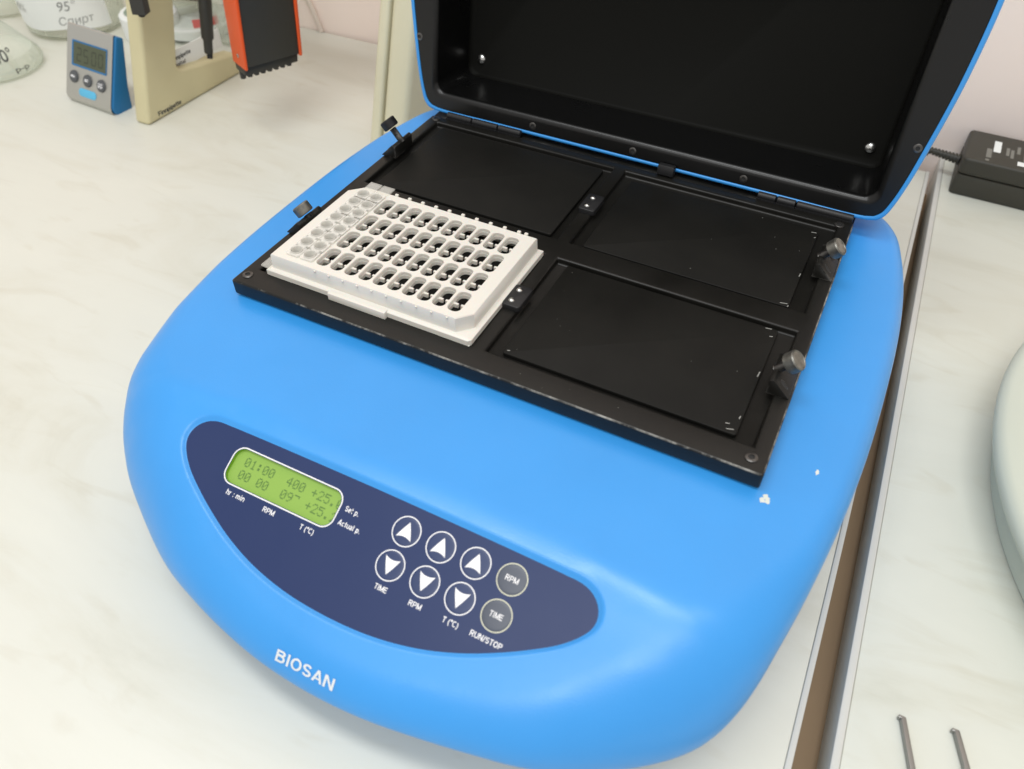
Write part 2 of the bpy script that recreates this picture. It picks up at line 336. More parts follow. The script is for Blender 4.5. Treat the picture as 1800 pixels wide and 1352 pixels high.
# printed sans-serif capitals and small letters drawn as strokes (cap height 1)
def _arc(cx, cy, rx, ry, a0, a1, n=12): return [(cx + rx * math.cos(math.radians(a0 + (a1 - a0) * i / n)), cy + ry * math.sin(math.radians(a0 + (a1 - a0) * i / n))) for i in range(n + 1)]
H = .08
GL = {
 'B': (.72, [[(H, 0), (H, 1)], [(H, 1 - H)] + _arc(.40, .755, .21, .165, 90, -90, 8) + [(H, .59)], [(H, .55)] + _arc(.42, .315, .235, .235, 90, -90, 9) + [(H, H)]]),
 'I': (.26, [[(.13, 0), (.13, 1)]]),
 'O': (.80, [_arc(.40, .5, .32, .43, 90, 450, 28)]),
 'S': (.68, [_arc(.33, .715, .235, .205, 20, 270, 14)[:-1] + _arc(.35, .285, .245, .205, 90, -165, 14)]),
 'A': (.74, [[(.06, 0), (.37, 1)], [(.37, 1), (.68, 0)], [(.17, .30), (.57, .30)]]),
 'N': (.74, [[(H, 0), (H, 1)], [(H + .02, 1), (.64, 0)], [(.66, 0), (.66, 1)]]),
 'R': (.74, [[(H, 0), (H, 1)], [(H, 1 - H)] + _arc(.42, .715, .22, .205, 90, -90, 9) + [(H, .51)], [(.38, .51), (.66, 0)]]),
 'P': (.68, [[(H, 0), (H, 1)], [(H, 1 - H)] + _arc(.38, .675, .22, .245, 90, -90, 9) + [(H, .43)]]),
 'M': (.86, [[(H, 0), (H, 1)], [(H, 1), (.43, .05)], [(.43, .05), (.78, 1)], [(.78, 1), (.78, 0)]]),
 'T': (.64, [[(.01, 1 - H), (.63, 1 - H)], [(.32, 1 - H), (.32, 0)]]),
 'E': (.66, [[(H, 0), (H, 1)], [(H, 1 - H), (.62, 1 - H)], [(H, .52), (.58, .52)], [(H, H), (.63, H)]]),
 'U': (.74, [[(H, 1), (H, .36)] + _arc(.37, .34, .29, .26, 180, 360, 14) + [(.66, .36), (.66, 1)]]),
 'C': (.74, [_arc(.39, .5, .31, .43, 48, 312, 20)]),
 '/': (.34, [[(.02, -.02), (.32, 1.02)]]),
 '(': (.36, [_arc(.52, .38, .40, .66, 122, 238, 10)]),
 ')': (.36, [_arc(-.16, .38, .40, .66, 58, -58, 10)]),
 '°': (.34, [_arc(.17, .84, .11, .11, 90, 450, 14)]),
 'h': (.60, [[(H, 0), (H, 1)], [(H, .44)] + _arc(.30, .44, .21, .21, 160, 0, 8) + [(.51, 0)]]),
 'r': (.42, [[(H, 0), (H, .72)], [(H, .42)] + _arc(.32, .40, .22, .25, 160, 80, 6)]),
 ':': (.26, [[(.13, 0), (.13, .17)], [(.13, .53), (.13, .70)]]),
 '.': (.26, [[(.13, 0), (.13, .17)]]),
 'm': (.90, [[(H, 0), (H, .72)], [(H, .44)] + _arc(.265, .46, .17, .19, 160, 0, 8) + [(.435, 0)], [(.435, .44)] + _arc(.62, .46, .17, .19, 160, 0, 8) + [(.79, 0)]]),
 'i': (.26, [[(.13, 0), (.13, .72)], [(.13, .84), (.13, 1.0)]]),
 'n': (.60, [[(H, 0), (H, .72)], [(H, .44)] + _arc(.30, .44, .21, .21, 160, 0, 8) + [(.51, 0)]]),
 'e': (.58, [[(.07, .36), (.50, .36)], _arc(.29, .355, .22, .29, 0, 310, 18)]),
 't': (.36, [[(.16, .95), (.16, .20)] + _arc(.28, .20, .12, .13, 180, 285, 6), [(.01, .66), (.33, .66)]]),
 'p': (.60, [[(H, -.26), (H, .72)], _arc(.30, .36, .215, .285, 90, 450, 20)]),
 'c': (.56, [_arc(.30, .36, .22, .285, 48, 312, 16)]),
 'u': (.60, [[(.52, 0), (.52, .72)], [(H, .72), (H, .28)] + _arc(.30, .28, .215, .21, 180, 345, 10)]),
 'a': (.58, [_arc(.27, .50, .20, .15, 165, 0, 8) + [(.47, 0)], _arc(.26, .20, .19, .14, 60, 320, 14)]),
 'l': (.26, [[(.13, 0), (.13, 1)]]), ' ': (.30, []),
 'F': (.62, [[(H, 0), (H, 1)], [(H, 1 - H), (.60, 1 - H)], [(H, .50), (.52, .50)]]), 'D': (.74, [[(H, 0), (H, 1)], [(H, 1 - H)] + _arc(.32, .5, .34, .42, 90, -90, 14) + [(H, H)]]),
 'g': (.60, [_arc(.29, .37, .21, .28, 90, 450, 18), [(.52, .72), (.52, -.05)] + _arc(.30, -.05, .22, .17, 0, -150, 9)])}
def stext(mb, s, fn, x0, x1, y0, h, wt=.15, sp=.04):
    adv = sum(GL[c][0] + sp for c in s) - sp; kx = (x1 - x0) / adv; x = 0; lift = 0
    for c in s:
        for st in GL[c][1]:
            pts = [Vector((p[0], p[1])) for p in st]; closed = (pts[0] - pts[-1]).length < 1e-6
            if closed: pts = pts[:-1]
            n = len(pts); L = []; Rr = []
            for i in range(n):
                a = pts[(i - 1) % n] if closed or i > 0 else None; b = pts[(i + 1) % n] if closed or i < n - 1 else None
                d1 = (pts[i] - a).normalized() if a is not None else (b - pts[i]).normalized()
                d2 = (b - pts[i]).normalized() if b is not None else d1
                m_ = d1 + d2; m_.normalize(); nn = Vector((-m_.y, m_.x)); k = wt / 2 / max(.5, m_.dot(d1)); L.append(pts[i] + nn * k); Rr.append(pts[i] - nn * k)
            q = [fn(x0 + (x + p.x) * kx, y0 + p.y * h, lift * .012) for p in L + Rr]
            mb.add(q, [(i, (i + 1) % n, n + (i + 1) % n, n + i) for i in range(n if closed else n - 1)])
            lift = (lift + 1) % 4
        x += GL[c][0] + sp

# ------------------------------------------------------------------ 2-D curves
def catmull(pts, n=10, closed=True):
    pts = [np.array(p, float) for p in pts]; out = []; L = len(pts)
    for i in range(L if closed else L - 1):
        p0, p1, p2, p3 = [pts[(i + k) % L] if closed else pts[min(max(i + k, 0), L - 1)] for k in (-1, 0, 1, 2)]
        d1 = max(np.linalg.norm(p1 - p0), 1e-6) ** .5; d2 = max(np.linalg.norm(p2 - p1), 1e-6) ** .5; d3 = max(np.linalg.norm(p3 - p2), 1e-6) ** .5
        t1 = (p2 - p1) + d2 * ((p1 - p0) / d1 - (p2 - p0) / (d1 + d2)) if np.linalg.norm(p1 - p0) > 1e-6 else (p2 - p1)
        t2 = (p2 - p1) + d2 * ((p3 - p2) / d3 - (p3 - p1) / (d2 + d3)) if np.linalg.norm(p3 - p2) > 1e-6 else (p2 - p1)
        for k in range(n):
            t = k / n
            out.append((2 * t**3 - 3 * t**2 + 1) * p1 + (t**3 - 2 * t**2 + t) * t1 + (-2 * t**3 + 3 * t**2) * p2 + (t**3 - t**2) * t2)
    if not closed: out.append(pts[-1])
    return np.array(out)
def resample(c, n):
    c2 = np.vstack([c, c[:1]]); s = np.r_[0, np.cumsum(np.linalg.norm(np.diff(c2, axis=0), axis=1))]
    t = np.linspace(0, s[-1], n, endpoint=False)
    return np.stack([np.interp(t, s, c2[:, 0]), np.interp(t, s, c2[:, 1])], 1)
def ccw(c):
    a = np.sum(c[:, 0] * np.roll(c[:, 1], -1) - np.roll(c[:, 0], -1) * c[:, 1]); return c if a > 0 else c[::-1]
def inward(c):
    t = np.roll(c, -1, 0) - np.roll(c, 1, 0); t /= np.linalg.norm(t, axis=1)[:, None]
    return np.stack([-t[:, 1], t[:, 0]], 1)          # left of a CCW curve
def polydist(p, c):
    """distance from points p (n,2) to the closed polyline c, and an inside flag"""
    a = c; b = np.roll(c, -1, 0); best = np.full(len(p), 1e9); ins = np.zeros(len(p), bool)
    for i in range(len(c)):
        d = b[i] - a[i]; L = d @ d
        if L < 1e-12: continue
        t = np.clip(((p - a[i]) @ d) / L, 0, 1)
        q = p - a[i] - t[:, None] * d
        best = np.minimum(best, np.hypot(q[:, 0], q[:, 1]))
        cond = (a[i][1] > p[:, 1]) != (b[i][1] > p[:, 1])
        xi = a[i][0] + (p[:, 1] - a[i][1]) * d[0] / (d[1] if abs(d[1]) > 1e-12 else 1e-12)
        ins ^= cond & (p[:, 0] < xi)
    return best, ins
def rrect(x0, y0, x1, y1, r, n=6):
    out = []
    for cx, cy, a in ((x1 - r, y0 + r, -90), (x1 - r, y1 - r, 0), (x0 + r, y1 - r, 90), (x0 + r, y0 + r, 180)):
        for k in range(n + 1):
            t = math.radians(a + 90 * k / n); out.append((cx + r * math.cos(t), cy + r * math.sin(t)))
    return out
def sstep(a, b, x):
    t = np.clip((x - a) / (b - a), 0, 1); return t * t * (3 - 2 * t)

# ================================================================== the room
CX = 148.5
GA = (340.5, 484.0); GB = (348.3, -160.0)          # left rim of the gap between the benches
def gapx(y, off=0): return GA[0] + (GB[0] - GA[0]) * (y - GA[1]) / (GB[1] - GA[1]) + off
bl = empty('workbench', -300, 0, TZ, 'white marble-patterned workbench under the blue shaker, left of the dark gap', 'workbench')
mb = MB()
L1 = [(-1500, -900), (gapx(-900) - 3, -900), (gapx(484) - 3, 484), (-1500, 484)]
mb.loft([[(x, y, TZ - 28) for x, y in L1], [(x, y, TZ) for x, y in L1]], True, True)
mb.build('bench_top', M['marble'], bl, bevel=.8)
mb = MB(); q = [(gapx(-900) - 2.95, -900), (gapx(-900), -900), (gapx(484), 484), (gapx(484) - 2.95, 484)]
mb.loft([[(x, y, TZ - 27) for x, y in q], [(x, y, TZ + .3) for x, y in q]], True, True)
mb.build('edge_strip', M['trim'], bl, bevel=.5)
mb = MB(); mb.box((-500, -200, TZ - 300), (1600, 1300, 540)); mb.build('cabinet', M['brown'], bl)
br = empty('workbench', 600, 0, TZ, 'white marble-patterned workbench right of the dark gap, under the power adapter', 'workbench')
def gr(y, off=0): return 346.8 + (364.8 - 346.8) * (y - 484) / (-160 - 484) + off
mb = MB(); L2 = [(gr(-900) + 4, -900), (1600, -900), (1600, 700), (gr(700) + 4, 700)]
mb.loft([[(x, y, TZ - 28) for x, y in L2], [(x, y, TZ) for x, y in L2]], True, True)
mb.build('bench_top', M['marble2'], br, bevel=.8)
mb = MB(); q = [(gr(-900), -900), (gr(-900) + 3.95, -900), (gr(700) + 3.95, 700), (gr(700), 700)]
mb.loft([[(x, y, TZ - 27) for x, y in q], [(x, y, TZ + .3) for x, y in q]], True, True, mi=0)
mb.build('edge_strip', M['trim'], br, bevel=.7)
mb = MB(); q = [(gr(-900) + 4, -900), (1500, -900), (1500, 700), (gr(700) + 4, 700)]
mb.loft([[(x, y, TZ - 600) for x, y in q], [(x, y, TZ - 28.3) for x, y in q]], True, True)
mb.build('cabinet', M['brown'], br)
mb = MB(); mb.box((355, -100, TZ - 43), (140, 1600, 10)); tag(mb.build('gap_board', M['brown'], None), 'brown board seen deep in the gap between the two workbenches', 'board')  # filler board added in the gap, set high so its brown catches light
def wally(x): return 487 + .044 * (x + 300)
mb = MB(); q = [(-1800, wally(-1800)), (1900, wally(1900)), (1900, wally(1900) + 60), (-1800, wally(-1800) + 60)]
mb.loft([[(x, y, TZ - 800) for x, y in q], [(x, y, TZ + 1900) for x, y in q]], True, True)
tag(mb.build('wall', M['wall']), kind='structure')
mb = MB(); mb.box((0, 0, TZ - 800), (9000, 9000, 10)); tag(mb.build('floor', M['brown']), kind='structure')

# ================================================================== the shaker
sh = empty('lab_shaker', CX, 50, TZ, 'blue thermal microplate shaker with open lid and navy control panel', 'lab shaker')
# ---- control panel plane
SL = .5; CL = math.sqrt(1 + SL * SL); PZ = -23.0
def pan(u, v, h=0): return Vector((u, -90 + v / CL - h * SL / CL, PZ + v * SL / CL + h / CL))
half = [(147.5, 18.6), (110, 18.4), (80, 18.1), (60, 17.7), (52.3, 17.3), (47.0, 15.4), (43.2, 11.9), (41.4, 7.6), (41.7, 3.2), (44.6, -1.6), (51.2, -8.0), (62.8, -15.6), (75.3, -22.4), (87.5, -28.0), (104, -33.6), (124.5, -37.6)]
pts = half + [(147.5, -38.9)] + [(295 - u, v) for u, v in half[:0:-1]]
PO = resample(ccw(catmull(pts, 12)), 220)                         # panel outline (u, v)
PXY = np.stack([PO[:, 0], -90 + PO[:, 1] / CL], 1)               # the same in plan
# ---- body outline
hw = [(0, -149.8), (26, -148.5), (48, -145.2), (71, -140), (95, -132.3), (126, -116.6), (149, -101.5), (161, -88.5), (169.5, -71.5), (175.2, -48), (180.2, -17), (184, 14), (187, 52), (188.3, 100), (187.8, 150), (184.5, 190), (179.5, 218), (173.0, 240), (162, 254), (146, 260), (90, 262)]
pts = [(CX + a, b) for a, b in hw] + [(CX, 263)] + [(CX - a, b) for a, b in hw[:0:-1]]
BO = resample(ccw(catmull(pts, 12)), 420)
BO[:, 0] += 4.3 * (1 - sstep(-120, -55, BO[:, 1]))
BO[:, 1] -= 4.5 * np.exp(-((BO[:, 0] - CX - 118) / 42) ** 2) * (BO[:, 1] < -40) * sstep(-40, -80, BO[:, 1])
BN = inward(BO)
_fy = [-150, -140, -130, -115, -98, -78, -55, -20, 20, 300]
def RH(y): return np.interp(y, _fy, [16, 18, 24, 32, 36, 36, 26, 14, 10, 10])
def RV(y): return np.interp(y, _fy, [10, 12, 18, 26, 32, 32, 22, 14, 12, 12])
def tuck(y): return np.interp(y, _fy, [27, 26, 24, 21, 18, 15, 12, 9, 8, 8])
def smin(a, b, k):
    h = np.clip(.5 + .5 * (b - a) / k, 0, 1); return b + (a - b) * h - k * h * (1 - h)
def ztop(x, y):
    zf = -10.2 - 2.2 * np.clip((np.abs(x - CX) - 110) / 78, 0, 1) ** 2
    return smin(zf, PZ + 3.2 + SL * (y + 90), 5.0)
def zsurf(p, d=None):
    x, y = p[:, 0], p[:, 1]
    if d is None: d, _ = polydist(p, BO)
    sd, ins = polydist(p, PXY); sd = np.where(ins, -sd, sd)
    z = ztop(x, y)
    ny = sstep(-.2, 1.0, (y + 97) / 14) * (1 - .75 * np.clip(np.abs(x - 147.5) - 88, 0, 16) / 16)
    zn = PZ + SL * (y + 90) + 1.9 * sstep(-.2, 2.4, sd) + (.15 - .35 * ny) * np.clip(sd - 2, 0, 80)
    k_ = 2.6 + 1.2 * (1 - sstep(-112, -92, y))
    z = smin(z, zn, k_)
    near = d < 48; yo = y.copy()
    if near.any():
        q = p[near]; k = np.array([np.argmin((BO[:, 0] - a) ** 2 + (BO[:, 1] - b) ** 2) for a, b in q]); yo[near] = BO[k, 1]
    f = np.clip(1 - d / RH(yo), 0, 1)
    return z - RV(yo) * (1 - np.sqrt(np.clip(1 - f * f, 0, 1)))
V2 = []; D2 = []
fr = [0, .006, .02, .045, .08, .125, .18, .25, .33, .42, .52, .62, .74, .87, 1.0]
for f in fr:
    rr = RH(BO[:, 1]) * f; V2.append(BO + BN * rr[:, None]); D2.append(rr)
PN = -inward(PXY)
for s_ in (0, .5, 1.0, 1.6, 2.2, 3, 4, 5.5, 7, 8.5, 10, 12, 14):
    q = PXY + PN * s_; V2.append(q); D2.append(polydist(q, BO)[0])
gx, gy = np.meshgrid(np.arange(-40, 340, 4.0), np.arange(-150, 262, 4.0)); gp = np.stack([gx.ravel(), gy.ravel()], 1)
gp = gp + np.random.RandomState(1).uniform(-.3, .3, gp.shape)
d, ins = polydist(gp, BO); sd, pin = polydist(gp, PXY)
k = ins & (d > RH(gp[:, 1]) * 1.0 + 2) & ~pin & (sd > 15.5) & ~((gp[:, 0] > 12) & (gp[:, 0] < 282) & (gp[:, 1] > 12) & (gp[:, 1] < 200))
V2.append(gp[k]); D2.append(d[k])
fx, fy = np.meshgrid(np.arange(18, 282, 1.6), np.arange(-82, -48, 1.6)); gp2 = np.stack([fx.ravel(), fy.ravel()], 1)
gp2 = gp2 + np.random.RandomState(2).uniform(-.2, .2, gp2.shape); d_, i_ = polydist(gp2, BO); sd_, pi_ = polydist(gp2, PXY)
k_ = i_ & ~pi_ & (sd_ > 15.0) & (sd_ < 34) & (d_ > RH(gp2[:, 1]) + 2); V2.append(gp2[k_]); D2.append(d_[k_])
V2 = np.vstack(V2); D2 = np.concatenate(D2); nb = len(BO)
edges = [(i, (i + 1) % nb) for i in range(nb)]; o0 = nb * len(fr)
edges += [(o0 + i, o0 + (i + 1) % len(PXY)) for i in range(len(PXY))]
ov, oe, of, vi, _, _ = delaunay_2d_cdt([Vector(p) for p in V2], edges, [], 0, 1e-4, True)
ov = np.array([(v.x, v.y) for v in ov]); src = np.array([a[0] if a else 0 for a in vi])
zz = zsurf(ov, D2[src])
tri = np.array([f for f in of if len(f) == 3]); cen = ov[tri].mean(1)
din, ib = polydist(cen, BO); dp, ipn = polydist(cen, PXY)
tri = tri[ib & ~ipn]
mb = MB()
mb.add([(a[0], a[1], z) for a, z in zip(ov, zz)], [tuple(t) for t in tri])
zo = zsurf(BO, np.zeros(nb)) + 0
rings = []
tk = tuck(BO[:, 1])
for f in (0, .12, .25, .4, .55, .7, .85, .95, 1):
    zl = zo + (TZ + 3.5 - zo) * f; c = BO + BN * (tk * (f ** 1.35))[:, None]
    rings.append([(a[0], a[1], z) for a, z in zip(c, zl)])
mb.loft(rings, cap1=True)
body = mb.build('body', M['blue'], sh, weld=True, angle=60)
# printed maker's word on the front curve
_gx = np.arange(130, 172, 1.0); _gy = np.arange(-149.2, -112, .4)
_GZ = zsurf(np.stack([a.ravel() for a in np.meshgrid(_gx, _gy)], 1)).reshape(len(_gy), len(_gx))
def zq(u, y):
    a = (u - _gx[0]) / 1.0; b = (y - _gy[0]) / .4; i = int(min(max(a, 0), len(_gx) - 2)); j = int(min(max(b, 0), len(_gy) - 2)); a -= i; b -= j
    return (_GZ[j, i] * (1 - a) + _GZ[j, i + 1] * a) * (1 - b) + (_GZ[j + 1, i] * (1 - a) + _GZ[j + 1, i + 1] * a) * b
def front(u, v, lf=0):
    """wrap (x, arc length up) on to the front of the body"""
    y = -146.5; s_ = 0; z = zq(u, y)
    while s_ < v and y < -120:
        y2 = y + .1; z2 = zq(u, y2); s_ += math.hypot(.1, z2 - z); y, z = y2, z2
    zy = (zq(u, y + .4) - zq(u, y - .4)) / .8; zx = (zq(u + 1, y) - zq(u - 1, y)) / 2
    n = Vector((-zx, -zy, 1)).normalized() * (.32 + lf)
    return Vector((u, y, z)) + n
mb = MB(); stext(mb, 'BIOSAN', front, 134.6, 164.4, 0.0, 5.2, .165, .10)
mb.build('lettering', M['silver_print'], body)
for cx, cy, rad in ((315, 23.2, 1.9), (297.9, -1.6, 1.75), (299.0, -3.6, 1.6), (296.7, -4.2, 1.5)):
    n = 11; pp = [(cx + rad * random.uniform(.45, 1.25) * math.cos(2 * math.pi * i / n) * (.55 if rad == 1.9 else 1), cy + rad * random.uniform(.45, 1.25) * math.sin(2 * math.pi * i / n)) for i in range(n)]
    zz_ = zsurf(np.array(pp))
    mb = MB(); mb.loft([[(a, b, z - .05) for (a, b), z in zip(pp, zz_)], [(a, b, z + .12) for (a, b), z in zip(pp, zz_)]], False, True)
    mb.build('paint_chip', M['chip'], body)
for fx, fy in ((-5, 200), (300, 200), (40, -95), (258, -95)):
    mb = MB(); mb.lathe((fx, fy, TZ), (0, 0, 1), [(9, 0), (9, 4)], 20, True, True); mb.build('rubber_foot', M['rubber'], sh)

# ---- control panel
LW = rrect(68.6, -6.7, 130.6, 11.6, 5.6, 8)
mb = MB(); P2 = [Vector((a, b)) for a, b in PO] + [Vector(p) for p in rrect(69.3, -6.0, 129.9, 10.9, 5.0, 8)]
n0 = len(PO); n1 = len(P2) - n0
ov2, _, of2, _, _, _ = delaunay_2d_cdt(P2, [(i, (i + 1) % n0) for i in range(n0)] + [(n0 + i, n0 + (i + 1) % n1) for i in range(n1)], [], 0, 1e-5, False)
ovn = np.array([(v.x, v.y) for v in ov2]); t2 = np.array([f for f in of2 if len(f) == 3]); c2 = ovn[t2].mean(1)
_, i1 = polydist(c2, PO); _, i2 = polydist(c2, np.array([(p.x, p.y) for p in P2[n0:]]))
mb.add([pan(a, b, .05) for a, b in ovn], [tuple(f) for f in t2[i1 & ~i2]])
panel = mb.build('control_panel', M['navy'], sh, recalc=False)
# display window: recessed green glass, printed white frame, dot-matrix characters
mb = MB(); inner = rrect(69.3, -6.0, 129.9, 10.9, 5.0, 8)
mb.loft([[pan(a, b, .05) for a, b in inner], [pan(a, b, -1.9) for a, b in inner]], mi=1)
mb.add([pan(a, b, -1.9) for a, b in inner], [tuple(range(len(inner)))], 0)
disp = mb.build('display', [M['lcd'], M['lcd_wall']], sh, angle=30)
mb = MB(); A = rrect(68.5, -6.8, 130.7, 11.7, 5.8, 10); B = rrect(69.05, -6.25, 130.15, 11.15, 5.25, 10)
mb.loft([[pan(a, b, .10) for a, b in A], [pan(a, b, .10) for a, b in B]]); mb.build('display_outline', M['white_print'], panel)
DOT = {'0': '01110 10001 10011 10101 11001 10001 01110', '1': '00100 01100 00100 00100 00100 00100 01110', '2': '01110 10001 00001 00010 00100 01000 11111',
       '4': '00010 00110 01010 10010 11111 00010 00010', '5': '11111 10000 11110 00001 00001 10001 01110', '7': '11111 00001 00000 00000 00000 00000 00000',
       '9': '01110 10001 10001 01111 00001 00010 01100', '+': '00000 00100 00100 11111 00100 00100 00000', ':': '00000 01100 01100 00000 01100 01100 00000', '.': '00000 00000 00000 00000 00000 01100 01100'}
for row, (s_, v0) in enumerate((('01:00  400 +25.0', 3.4), ('00 00  097 +25.2', -2.9))):
    mb = MB()
    for i, ch in enumerate(s_):
        if ch == ' ': continue
        for r_, line in enumerate(DOT[ch].split()):
            for c_, bit in enumerate(line):
                if bit == '1':
                    u = 75.0 + i * 3.5 + c_ * .58; v = v0 + (6 - r_) * .64
                    if u > 129.3: continue
                    mb.add([pan(u, v, -1.84), pan(u + .55, v, -1.84), pan(u + .55, v + .61, -1.84), pan(u, v + .61, -1.84)], [(0, 1, 2, 3)])
    mb.build('characters', M['lcd_char'], disp)
for s_, a, b, v in (('hr : min', 74.9, 85.4, -11.3), ('RPM', 96.2, 102.6, -11.3), ('T (°C)', 117.0, 124.6, -11.3), ('Set p.', 133.2, 140.4, 4.1), ('Actual p.', 133.0, 144.6, -2.4),
                    ('TIME', 161.6, 167.8, -19.9), ('RPM', 178.7, 184.8, -19.9), ('T (°C)', 195.2, 202.6, -19.9), ('RUN/STOP', 208.2, 222.8, -19.9)):
    mb = MB(); stext(mb, s_, lambda x, y, l=0: pan(x, y, .10 + l), a, b, v, 2.4 if s_[0] not in 'hSA' else 2.5, .15, .09); mb.build('lettering', M['white_print'], panel)
def button(u, v, kind):
    worn = kind in ('RPM', 'TIME')
    mb = MB(); R = 6.2; n = 40
    def loop(r, h): return [pan(u + r * math.cos(2 * math.pi * i / n), v + r * math.sin(2 * math.pi * i / n), h) for i in range(n)]
    mb.loft([loop(R, .06), loop(R - .3, .16), loop(R - 1.0, .26 if worn else .20), loop(2.5, .34 if worn else .22)], cap1=True)
    b = mb.build('button', M['grey_key'] if worn else M['navy_key'], sh)
    mb = MB(); mb.loft([loop(6.78, .09), loop(6.32, .11)]); mb.build('ring', M['worn_print'] if worn else M['white_print'], b)
    mb = MB()
    if worn:
        wd = 6.0
        stext(mb, kind, lambda x, y, l=0: pan(x, y, .40 + l), u - wd / 2, u + wd / 2, v - 1.1, 2.4, .14, .09); mb.build('lettering', M['white_print'], b)
    else:
        s_ = 1 if kind == 'up' else -1
        bow = [(3.7 - 7.4 * i / 8, -3.4 + 1.0 * (1 - ((i - 4) / 4) ** 2)) for i in range(9)]
        left = [(-3.7 + 3.7 * i / 5 - .18 * math.sin(math.pi * i / 5), -3.4 + 7.6 * i / 5) for i in range(1, 6)]
        right = [(-a, b_) for a, b_ in left[-2::-1]]
        pp = bow + left + right
        tr = tessellate_polygon([[Vector((a, b_, 0)) for a, b_ in pp]])
        mb.add([pan(u + a, v + s_ * b_, .30) for a, b_ in pp], [tuple(t) for t in tr]); mb.build('arrow', M['white_print'], b)
for u in (164.2, 181.4, 198.4): button(u, 7.1, 'up')
for u in (164.1, 181.4, 198.4): button(u, -8.6, 'down')
button(215.5, 7.2, 'RPM'); button(215.5, -8.5, 'TIME')

# ---- platform: frame with four recesses
W_, D_ = 294.1, 213.2
xs = [0, 8, 142.5, 150.5, 286, W_]; ys = [0, 14.5, 100.5, 117, 206, D_]
hole = {(1, 1), (3, 1), (1, 3), (3, 3)}
mb = MB()
def corner(i, j, z): return (xs[i], ys[j], z)
for i in range(5):
    for j in range(5):
        z = -4.0 if (i, j) in hole else 0.0
        mb.add([corner(i, j, z), corner(i + 1, j, z), corner(i + 1, j + 1, z), corner(i, j + 1, z)], [(0, 1, 2, 3)])
        if (i, j) in hole:
            q = [corner(i, j, 0), corner(i + 1, j, 0), corner(i + 1, j + 1, 0), corner(i, j + 1, 0)]
            for a in range(4):
                p1, p2 = q[a], q[(a + 1) % 4]
                mb.add([p1, p2, (p2[0], p2[1], -4), (p1[0], p1[1], -4)], [(0, 1, 2, 3)])
per = [corner(i, 0, 0) for i in range(5)] + [corner(5, j, 0) for j in range(5)] + [corner(i, 5, 0) for i in range(5, 0, -1)] + [corner(0, j, 0) for j in range(5, 0, -1)]
mb.loft([per, [(a, b, -9.6) for a, b, _ in per]], cap1=True)
plat = mb.build('platform', M['black_frame'], sh, weld=True, bevel=1.2, seg=4, angle=50)
mb = MB(); mb.box((W_ / 2, D_ + 6, -5.6), (W_ - .6, 11, 9)); mb.build('hinge_plate', M['black'], sh, bevel=.4)
mb = MB(); mb.box((W_ / 2, D_ / 2, -10.6), (W_ - 8, D_ - 8, 2.4)); mb.build('gasket', M['rubber'], sh)
def screw(name, o, axis, r, h, mt, parent, sock=True):
    mb = MB(); pr = [(r, 0), (r, h * .6), (r * .86, h)]
    mb.lathe(o, axis, pr + [(r * .5, h)] if sock else pr + [(r * .3, h * 1.15)], 20, cap1=not sock)
    if sock:
        mb.lathe(o, axis, [(r * .5, h), (r * .48, h * .25)], 20, cap1=True, mi=1)
    return mb.build(name, [mt, M['rubber']], parent, angle=35)
for x, y in ((5.6, 7.4), (286.6, 7.6), (286.4, 207.4), (5.6, 209)):
    screw('screw', (x, y, 0), (0, 0, 1), 2.9, .7, M['dark_steel'], plat)
for x0, x1, y0, y1 in ((14, 136.5, 18.5, 98.5), (157.6, 277, 18.5, 98.5), (14, 136.5, 121, 203), (157.6, 277, 119.5, 199)):
    mb = MB(); mb.loft([[(a, b, -4.2) for a, b in rrect(x0, y0, x1, y1, 1.5)], [(a, b, -1.6) for a, b in rrect(x0, y0, x1, y1, 1.5)]], True, True)
    mb.build('heater_plate', M['black_plate'], plat, bevel=.4, angle=50)
# stop blocks
for cy in (56.2, 157.0):
    mb = MB(); o = [(141.8, cy - 9), (152.2, cy - 9), (152.2, cy + 9), (141.8, cy + 9)]
    mb.loft([[(a, b, 0) for a, b in rrect(141.8, cy - 9, 152.4, cy + 9, 2)], [(a, b, 3.2) for a, b in rrect(141.8, cy - 9, 152.4, cy + 9, 2)]], False, True)
    sb = mb.build('stop_block', M['black_plastic'], sh, bevel=.5, angle=45)
    for dy in (-4.5, 4.8):
        mb = MB(); mb.lathe((146.0, cy + dy, 3.2), (0, 0, 1), [(1.7, 0), (1.6, .35), (1.1, .8), (.2, 1.0)], 16); mb.build('screw', M['steel'], sb)
